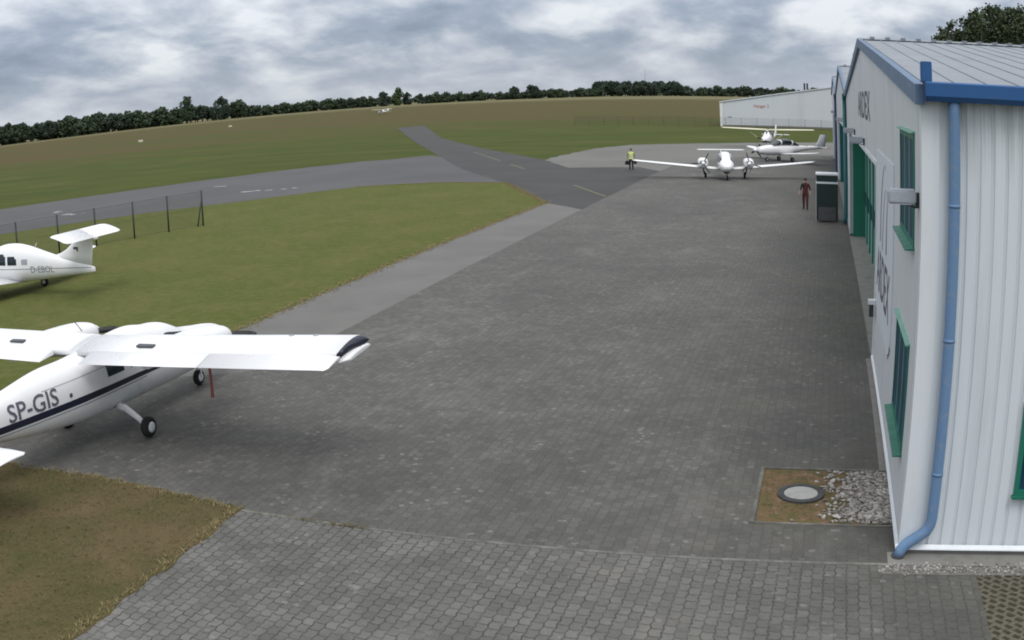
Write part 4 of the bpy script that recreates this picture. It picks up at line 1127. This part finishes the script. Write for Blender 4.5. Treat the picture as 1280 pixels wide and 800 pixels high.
# ------------------------------------------------------------------ people
def person(label, loc, rz, hgt, pose, cols, vest=None):
    """skinned figure; cols: function(z fraction, x fraction) -> material index"""
    root = thing('person', label, 'person', loc, rz)
    J = pose['joints']; E = pose['edges']; RD = pose['radii']
    me = bpy.data.meshes.new('body'); names = list(J)
    me.from_pydata([tuple(c * hgt for c in J[n]) for n in names], [(names.index(a), names.index(b)) for a, b in E], [])
    ob = bpy.data.objects.new('body', me); COL.objects.link(ob)
    sk = ob.modifiers.new('Skin', 'SKIN'); sk.use_smooth_shade = True
    for i, n in enumerate(names):
        q = me.skin_vertices[0].data[i]; q.radius = tuple(c * hgt * (1.16 if max(RD[n]) > .02 else 1) for c in RD[n]); q.use_root = (n == 'pelvis')
    sd = ob.modifiers.new('Subdivision', 'SUBSURF'); sd.levels = 2; sd.render_levels = 2
    dg = bpy.context.evaluated_depsgraph_get(); dg.update()
    new = bpy.data.meshes.new_from_object(ob.evaluated_get(dg))
    ob.modifiers.clear(); ob.data = new; ob.parent = root
    new.materials.clear()
    for m in pose['mats']: new.materials.append(m)
    for p in new.polygons:
        p.use_smooth = True
        c = p.center / hgt; p.material_index = cols(c.x, c.y, c.z)
    # hair cap and face
    hd = Vector(J['head']) * hgt
    mb = MB(); rings = []
    for k in range(6):
        a = math.pi / 2 * k / 5
        rings.append([(hd.x + .078 * hgt / 1.75 * 1.25 * math.cos(a) * math.cos(t), hd.y - .012 + .09 * hgt / 1.75 * 1.2 * math.cos(a) * math.sin(t), hd.z + .02 + .115 * math.sin(a)) for t in [2 * math.pi * i / 14 for i in range(14)]])
    mb.loft(rings); mb.build('hair', M['hair'], root)
    for s in (1, -1): MB().tube([(hd.x + s * .032, hd.y + .085, hd.z + .01), (hd.x + s * .032, hd.y + .098, hd.z + .01)], .010, 6).build('eye', M['dark_cloth'], root)
    return root
def base_pose(la, ra, stride=.03):
    J = {'pelvis': (0, 0, .53), 'waist': (0, 0, .60), 'chest': (0, .0, .72), 'neck': (0, 0, .835), 'head': (0, .01, .915), 'crown': (0, .0, .965),
         'shl': (-.105, 0, .80), 'shr': (.105, 0, .80), 'ell': la[0], 'wrl': la[1], 'hal': la[2], 'elr': ra[0], 'wrr': ra[1], 'har': ra[2],
         'hipl': (-.055, 0, .50), 'hipr': (.055, 0, .50), 'knl': (-.062, stride * .7 + .01, .28), 'knr': (.062, -stride * .2 + .01, .28),
         'anl': (-.065, stride, .045), 'anr': (.065, -stride, .045), 'tol': (-.075, stride + .10, .018), 'tor': (.075, -stride + .10, .018)}
    Rr = {'pelvis': (.085, .06), 'waist': (.075, .055), 'chest': (.09, .062), 'neck': (.032, .034), 'head': (.044, .052), 'crown': (.035, .042), 'shl': (.036, .036), 'shr': (.036, .036),
          'ell': (.026, .026), 'elr': (.026, .026), 'wrl': (.018, .018), 'wrr': (.018, .018), 'hal': (.018, .024), 'har': (.018, .024), 'hipl': (.056, .056), 'hipr': (.056, .056),
          'knl': (.036, .038), 'knr': (.036, .038), 'anl': (.026, .028), 'anr': (.026, .028), 'tol': (.024, .018), 'tor': (.024, .018)}
    Ed = [('pelvis', 'waist'), ('waist', 'chest'), ('chest', 'neck'), ('neck', 'head'), ('head', 'crown'), ('chest', 'shl'), ('chest', 'shr'), ('shl', 'ell'), ('ell', 'wrl'), ('wrl', 'hal'), ('shr', 'elr'), ('elr', 'wrr'), ('wrr', 'har'),
          ('pelvis', 'hipl'), ('pelvis', 'hipr'), ('hipl', 'knl'), ('hipr', 'knr'), ('knl', 'anl'), ('knr', 'anr'), ('anl', 'tol'), ('anr', 'tor')]
    # five fingers per hand
    for s, h, w in (('l', 'hal', 'wrl'), ('r', 'har', 'wrr')):
        hv = Vector(J[h]); d = (hv - Vector(J[w])).normalized()
        for k, (off, ln) in enumerate(((-.014, .040), (-.005, .046), (.005, .044), (.014, .036))):
            a, b = f'f{s}{k}a', f'f{s}{k}b'
            J[a] = tuple(hv + Vector((0, off, 0)) + d * ln * .55); J[b] = tuple(hv + Vector((0, off * 1.1, 0)) + d * ln + Vector((.006 if s == 'l' else -.006, 0, 0)))
            Rr[a] = (.0052, .0052); Rr[b] = (.0045, .0045); Ed += [(h, a), (a, b)]
        a = f't{s}'; J[a] = tuple(hv + Vector((0, .028, 0)) - d * .004); Rr[a] = (.0055, .0055); Ed.append((h, a))
    return {'joints': J, 'edges': Ed, 'radii': Rr}
# red overalls, walking towards the camera along the wall
pz = base_pose(((-.15, -.02, .64), (-.165, .03, .50), (-.168, .045, .455)), ((.15, .0, .64), (.185, .06, .515), (.195, .08, .475)), .05)
pz['mats'] = [M['overall'], M['skin'], M['dark_cloth']]
person('person in dark red overalls and dark shoes walking beside the green cabinet', (-.84, 56.4, .014), R(172), 1.74, pz,
       lambda x, y, z: 2 if z < .06 else (1 if z > .84 or (abs(x) > .135 and z < .60) else (2 if x > .03 and z > .66 else 0)))
pz = base_pose(((-.16, -.02, .65), (-.17, .02, .50), (-.172, .03, .455)), ((.16, -.02, .65), (.17, .02, .50), (.172, .03, .455)), .01)
pz['mats'] = [M['vest'], M['skin'], M['dark_cloth'], M['vest_shirt']]
yp = person('person in yellow hi-vis vest and black trousers standing at the twin\'s wingtip', (-15.3, 81.4, .014), R(200), 1.76, pz,
       lambda x, y, z: 2 if z < .53 and abs(x) < .13 else (1 if z > .84 or z < .49 else (3 if abs(x) > .12 else 0)))
mb = MB(); rings = []
for z, a, b in ((.50, .108, .082), (.58, .102, .078), (.66, .105, .078), (.74, .118, .082), (.80, .10, .072), (.825, .06, .05)):
    rings.append([(a * 1.76 * math.cos(2 * math.pi * i / 20), b * 1.76 * math.sin(2 * math.pi * i / 20), z * 1.76) for i in range(20)])
mb.loft(rings, cap=False); vst = mb.build('vest', M['vest'], yp)
for z in (.56, .66):
    mb = MB(); mb.loft([[(.107 * 1.76 * math.cos(2 * math.pi * i / 20), .082 * 1.76 * math.sin(2 * math.pi * i / 20), zz * 1.76) for i in range(20)] for zz in (z, z + .028)], cap=False); mb.build('reflective_band', M['trim_white'], vst)
for s, sz, lab in ((-1, 1.0, 'small black bag hanging at the vest wearer\'s side nearer the aircraft'), (1, 1.3, 'large black bag hanging at the vest wearer\'s side away from the aircraft')):
    bg = thing('bag', lab, 'bag', (-15.3 - s * .33, 81.4 + s * -.02, .50 if s < 0 else .44), R(20))
    bw, bh = .13 * sz, .24 * sz
    MB().prism([(-bw, 0), (bw, 0), (bw * .9, bh * .8), (bw * .6, bh), (-bw * .6, bh), (-bw * .9, bh * .8)], 'y', -.09, .09).build('bag_body', M['dark_cloth'], bg, bevel=.03)
    MB().tube([(-bw * .5, 0, bh - .01), (-bw * .35, 0, bh + .09), (bw * .35, 0, bh + .09), (bw * .5, 0, bh - .01)], .012, 6).build('handle', M['black'], bg)

# ------------------------------------------------------------------ trees
def quad(mb, c, s, r, up=.3):
    a = Vector((r.gauss(0, 1), r.gauss(0, 1), r.gauss(0, 1) * .7)).normalized(); b = a.cross(Vector((r.gauss(0, 1), r.gauss(0, 1), r.gauss(0, 1)))).normalized()
    c = Vector(c); k = r.uniform(.6, 1.2) * s
    mb.add([c + a * k, c + b * k * .6, c - a * k * .8, c - b * k * .7], [(0, 1, 2, 3)])
def tree_meshes(kind, seed):
    r = random.Random(seed); cr = MB(); tr = MB()
    if kind == 'pine':
        tr.tube([(0, 0, 0), (.1, 0, 9), (0, .1, 18.5)], [.30, .2, .05], 7)
        for k in range(46):
            z = 5 + 15 * (k / 46); f = 1 - (z - 5) / 15.2; L = (.5 + 3.0 * f ** .8) * r.uniform(.6, 1.15); a = r.uniform(0, 6.28)
            if k % 4 == 0: tr.tube([(0, 0, z - .3), (math.cos(a) * L * .8, math.sin(a) * L * .8, z)], [.06, .02], 4)
            for q in range(24):
                t = r.random() ** .6; w = .5 * (1 - t * .5)
                quad(cr, (math.cos(a) * L * t + r.gauss(0, w), math.sin(a) * L * t + r.gauss(0, w), z + .5 * t * t + r.gauss(0, .28)), .34, r)
        return cr, tr, 20.0
    lobes = []
    if kind == 'round': n, H, W, z0 = 17, 13, 6.2, .2
    elif kind == 'tall': n, H, W, z0 = 18, 19, 5.6, 1.0
    else: n, H, W, z0 = 14, 9, 6.0, .0
    for _ in range(n):
        t = r.random(); z = z0 + (H - z0) * (.12 + .80 * t); wf = math.sin(math.pi * (.18 + .74 * t)) ** .7
        a = r.uniform(0, 6.28); d = W * wf * math.sqrt(r.random()) * .75
        lobes.append((d * math.cos(a), d * math.sin(a), z, r.uniform(.32, .48) * W * (.6 + .5 * wf)))
    tr.tube([(0, 0, 0), (.1, .05, H * .4), (0, 0, H * .72)], [.035 * H, .022 * H, .006 * H], 7)
    for lx, ly, lz, lr in lobes:
        if lz > H * .3: tr.tube([(0, 0, max(.5, lz - lr * 1.6)), (lx * .8, ly * .8, lz)], [.012 * H, .004 * H], 5)
        for _ in range(int(60 * (lr / 1.6) ** 1.5)):
            d = Vector((r.gauss(0, 1), r.gauss(0, 1), r.gauss(0, 1))).normalized() * lr * r.uniform(.55, 1.1)
            quad(cr, (lx + d.x, ly + d.y, max(.15, lz + d.z * .85)), .80, r)
    return cr, tr, H
PROTO = {}
for kind, seeds, mat in (('round', (1, 2, 3), 'leaf_dark'), ('tall', (4, 5), 'leaf'), ('low', (6, 7), 'leaf'), ('bright', (8,), 'leaf_bright'), ('pine', (9, 10, 11), 'needle')):
    PROTO[kind] = []
    for sd in seeds:
        cr, tr, H = tree_meshes('round' if kind == 'bright' else kind, sd)
        co = cr.build('crown', M[mat], fix=False); to = tr.build('trunk', M['bark'], fix=False)
        PROTO[kind].append((co.data, to.data, H)); bpy.data.objects.remove(co); bpy.data.objects.remove(to)
def plant(kind, x, y, h, wide, label, group=None, name='tree'):
    cm, tm, H = rnd.choice(PROTO[kind])
    t = thing(name, label, 'tree', (x, y, 0), rnd.uniform(0, 6.28), group)
    k = h / H; t.scale = (k * wide, k * wide, k)
    for nm, me in (('crown', cm), ('trunk', tm)):
        o = bpy.data.objects.new(nm, me); COL.objects.link(o); o.parent = t
    return t
# bearing: degrees left of +y as tan = -x/y
def at(bx, dist):      # bx = lateral slope (x / y), distance along y
    return bx * dist, dist
LINE = [(-1.16, 560), (-0.95, 655), (-0.78, 740), (-0.60, 840), (-0.504, 896), (-0.434, 915), (-0.35, 990), (-0.274, 1073), (-0.209, 1230), (-0.14, 1290), (-0.06, 1300), (0.03, 1300)]
def line_y(s):
    for (a, p), (b, q) in zip(LINE, LINE[1:]):
        if a <= s <= b: return p + (q - p) * (s - a) / (b - a)
    return LINE[-1][1] if s > 0 else LINE[0][1]
def treeline(s0, s1, n, hmin, hmax, kinds, label, group, back=25, jitter=.35):
    for i in range(n):
        s = s0 + (s1 - s0) * (i + .5 + rnd.uniform(-jitter, jitter)) / n
        d = line_y(s) + rnd.uniform(0, back); x, y = at(s, d)
        plant(rnd.choice(kinds), x, y, rnd.uniform(hmin, hmax), rnd.uniform(.9, 1.25), label, group)
L1 = 'dark bushy tree in the thick belt along the left horizon'
treeline(-1.17, -0.84, 46, 13, 19, ['round', 'round', 'tall', 'low'], L1, 'trees of the left belt')
treeline(-0.84, -0.62, 34, 12, 17, ['round', 'round', 'low', 'tall'], L1, 'trees of the left belt')
L2 = 'low tree in the thin distant belt left of the runway link'
treeline(-0.62, -0.445, 34, 8, 11, ['round', 'low', 'low'], L2, 'trees of the middle belt')
L3 = 'small scattered tree of the far hedge line above the centre of the field'
treeline(-0.41, -0.22, 40, 7, 11, ['round', 'low', 'low'], L3, 'trees of the far hedge line')
L4 = 'tree of the dense dark copse on the skyline above the pale apron'
treeline(-0.222, -0.135, 30, 15, 20, ['round', 'tall', 'round'], L4, 'trees of the dark copse', back=60)
L5 = 'small tree in the low belt on the skyline above the white shed'
treeline(-0.137, 0.02, 34, 8, 14, ['round', 'low'], L5, 'trees of the belt above the shed', back=60)
# single trees that stand out
for s, h, kind, lab, wd in ((-0.705, 27, 'tall', 'tallest tree of the left belt, rising clear of its neighbours', .9),
                            (-0.655, 21, 'round', 'rounded tree standing up just right of the tallest tree of the left belt', .9),
                            (-0.432, 17, 'bright', 'brighter green round tree standing alone on the horizon by the tiny parked aircraft', .95),
                            (-0.447, 14, 'round', 'dark broad tree directly left of the brighter green round tree', 1.0),
                            (-0.420, 12, 'round', 'dark squat tree directly right of the brighter green round tree', .95),
                            (-0.304, 14, 'round', 'isolated round tree, the left one of two at the far end of the field', .9),
                            (-0.286, 15, 'round', 'isolated round tree, the right one of two at the far end of the field', 1.05),
                            (-0.257, 10, 'low', 'low dark bush between the two round trees and the copse', .9)):
    x, y = at(s, line_y(s) - 12); plant(kind, x, y, h, wd, lab)
# pines behind the near hangar
lab = 'dark pine in the wood standing behind the near hangar roof'
for i in range(105):
    sl_ = .122 + .15 * ((i + rnd.uniform(-.4, .4)) / 70) if i < 70 else .27 + (i - 70) * .007; y = rnd.uniform(150, 190)
    e = .058 + .030 * min(1, (sl_ - .122) / .055) * (1 if sl_ < .27 else max(0.2, 1 - (sl_ - .27) * 4))
    plant('pine', sl_ * y, y, (6.4 + y * e) * rnd.uniform(.84, 1.10), rnd.uniform(.85, 1.1), lab, 'pines behind the hangar', 'pine_tree')

def wood(name, label, s0, s1, h0, h1, seed, back, n):
    r = random.Random(seed); mb = MB()
    for _ in range(n):
        s = r.uniform(s0, s1); d = line_y(s) + r.uniform(10, back); x, y = at(s, d)
        hh = h0 + (h1 - h0) * (.5 + .5 * math.sin(s * 90 + 2 * math.sin(s * 37)))
        quad(mb, (x, y, r.uniform(.2, 1) ** .8 * hh), r.uniform(1.2, 2.2), r)
    return tag(mb.build(name, M['leaf_dark'], fix=False), label, 'wood', kind='stuff')
wood('woods', 'continuous dark undergrowth and wood filling the left horizon belt', -1.2, -0.60, 8, 12, 31, 60, 9000)
wood('woods', 'thin continuous far wood along the middle and right horizon', -0.62, .10, 5, 8, 32, 90, 9000)
# mast
ms = thing('radio_mast', 'thin lattice radio mast rising behind the dark copse', 'mast', (-0.171 * 1340, 1340, 0))
mb = MB()
for dx, dy in ((-.5, -.3), (.5, -.3), (0, .6)):
    mb.tube([(dx, dy, 0), (dx * .3, dy * .3, 34)], .16, 4)
for k in range(16): mb.tube([(-.5, -.3, k * 2.1), (.5, -.3, k * 2.1 + 2)], .07, 4)
mb.build('lattice', M['galv'], ms)
MB().tube([(0, 0, 33.5), (0, 0, 38)], .12, 4).build('aerial', M['galv'], ms)
for (x, y), lab in (((-193.5, 248.3), 'small pale marker board on the heath beyond the taxiway, nearer of two'), ((-235.3, 366.0), 'small pale marker board on the heath below the tallest tree, farther of two')):
    mk = thing('marker_board', lab, 'marker', (x, y, 0), R(40))
    MB().prism([(-.7, .15), (.7, .15), (.7, .8), (-.7, .8)], 'y', -.04, .04).build('board', M['straw_wing'], mk)
    for q in (-.5, .5): MB().tube([(q, .06, 0), (q, .06, .7)], .03, 5).build('leg', M['iron'], mk)

# ------------------------------------------------------------------ sky, sun, camera
w = bpy.data.worlds.new('World'); scene.world = w; w.use_nodes = True
nt = w.node_tree; bg = nt.nodes['Background']; bg.inputs['Strength'].default_value = 0.105
SUN_EL, SUN_AZ = R(58), R(150)      # azimuth clockwise from +y
sky = nt.nodes.new('ShaderNodeTexSky'); sky.sky_type = 'NISHITA'; sky.sun_disc = False
sky.sun_elevation = SUN_EL; sky.sun_rotation = SUN_AZ
tc = nt.nodes.new('ShaderNodeTexCoord'); sep = nt.nodes.new('ShaderNodeSeparateXYZ'); nt.links.new(tc.outputs['Generated'], sep.inputs[0])
zc = math_n(nt, 'MAXIMUM', sep.outputs[2], 0.0)
den = math_n(nt, 'ADD', zc, 0.30)
cb_ = nt.nodes.new('ShaderNodeCombineXYZ')
nt.links.new(math_n(nt, 'DIVIDE', sep.outputs[0], den), cb_.inputs[0]); nt.links.new(math_n(nt, 'DIVIDE', sep.outputs[1], den), cb_.inputs[1])
mp = nt.nodes.new('ShaderNodeMapping'); nt.links.new(cb_.outputs[0], mp.inputs[0]); mp.inputs['Location'].default_value = (3.1, 1.7, 0); mp.inputs['Scale'].default_value = (1, .8, 1)
n1 = noise(nt, mp.outputs[0], 3.6, 9, 0.55, 0.15)
n2 = noise(nt, mp.outputs[0], 1.5, 3, 0.5, 0.1)
cl = math_n(nt, 'ADD', math_n(nt, 'MULTIPLY', n1, .62), math_n(nt, 'MULTIPLY', n2, .38))
col = ramp(nt, cl, [(.39, (1.95, 2.4, 3.1)), (.465, (2.7, 3.15, 3.9)), (.525, (4.0, 4.35, 4.95)), (.61, (6.0, 6.25, 6.6))])
# pale veil towards the horizon
hz = nt.nodes.new('ShaderNodeMapRange'); hz.inputs['From Min'].default_value = .0; hz.inputs['From Max'].default_value = .055; hz.inputs['To Min'].default_value = .6; hz.inputs['To Max'].default_value = 0.0
nt.links.new(zc, hz.inputs[0])
col = mix(nt, hz.outputs[0], col, (4.3, 4.65, 5.25))
zw = nt.nodes.new('ShaderNodeMapRange'); zw.inputs['From Min'].default_value = .18; zw.inputs['From Max'].default_value = .5; nt.links.new(zc, zw.inputs[0])
col = mix(nt, math_n(nt, 'MULTIPLY', zw.outputs[0], .8), col, (4.45, 4.45, 4.4))
gain = math_n(nt, 'ADD', 1.0, math_n(nt, 'MULTIPLY', zc, 1.75))
vm = nt.nodes.new('ShaderNodeVectorMath'); vm.operation = 'SCALE'; nt.links.new(col, vm.inputs[0]); nt.links.new(gain, vm.inputs['Scale'])
fin = mix(nt, .06, vm.outputs[0], sky.outputs[0])
nt.links.new(fin, bg.inputs['Color'])
sl = bpy.data.lights.new('sun', 'SUN'); sl.energy = 1.25; sl.angle = R(25); sl.color = (1, .98, .945)
so = bpy.data.objects.new('sun', sl); COL.objects.link(so)
dirv = Vector((math.sin(SUN_AZ) * math.cos(SUN_EL), math.cos(SUN_AZ) * math.cos(SUN_EL), math.sin(SUN_EL)))
so.rotation_euler = dirv.to_track_quat('Z', 'Y').to_euler(); so.location = (0, 0, 60)

cam = bpy.data.cameras.new('camera'); co = bpy.data.objects.new('camera', cam); COL.objects.link(co)
f = Vector((-0.2934705, 0.93123595, -0.21604321)); a = Vector((0.95546826, 0.29303589, -0.03479022)); b = Vector((-0.03091051, 0.21663233, 0.97576379))
co.matrix_world = Matrix(((a.x, b.x, -f.x, 0), (a.y, b.y, -f.y, 0), (a.z, b.z, -f.z, 6.4), (0, 0, 0, 1)))
cam.type = 'PANO'; cam.panorama_type = 'FISHEYE_LENS_POLYNOMIAL'
cam.sensor_width = 36; cam.sensor_height = 22.5; cam.sensor_fit = 'HORIZONTAL'
cam.fisheye_fov = math.pi
cam.fisheye_polynomial_k0 = 0.0
cam.fisheye_polynomial_k1 = -2.71077961e-02
cam.fisheye_polynomial_k2 = 4.04651876e-05
cam.fisheye_polynomial_k3 = -1.15491068e-05
cam.fisheye_polynomial_k4 = 3.13598411e-07
cam.clip_start = 0.1; cam.clip_end = 20000
scene.camera = co
scene.render.engine = 'CYCLES'
scene.cycles.filter_width = 1.9
scene.cycles.max_bounces = 6
scene.view_settings.view_transform = 'Standard'
scene.view_settings.look = 'None'
scene.view_settings.exposure = 0.2
scene.view_settings.gamma = 1.0
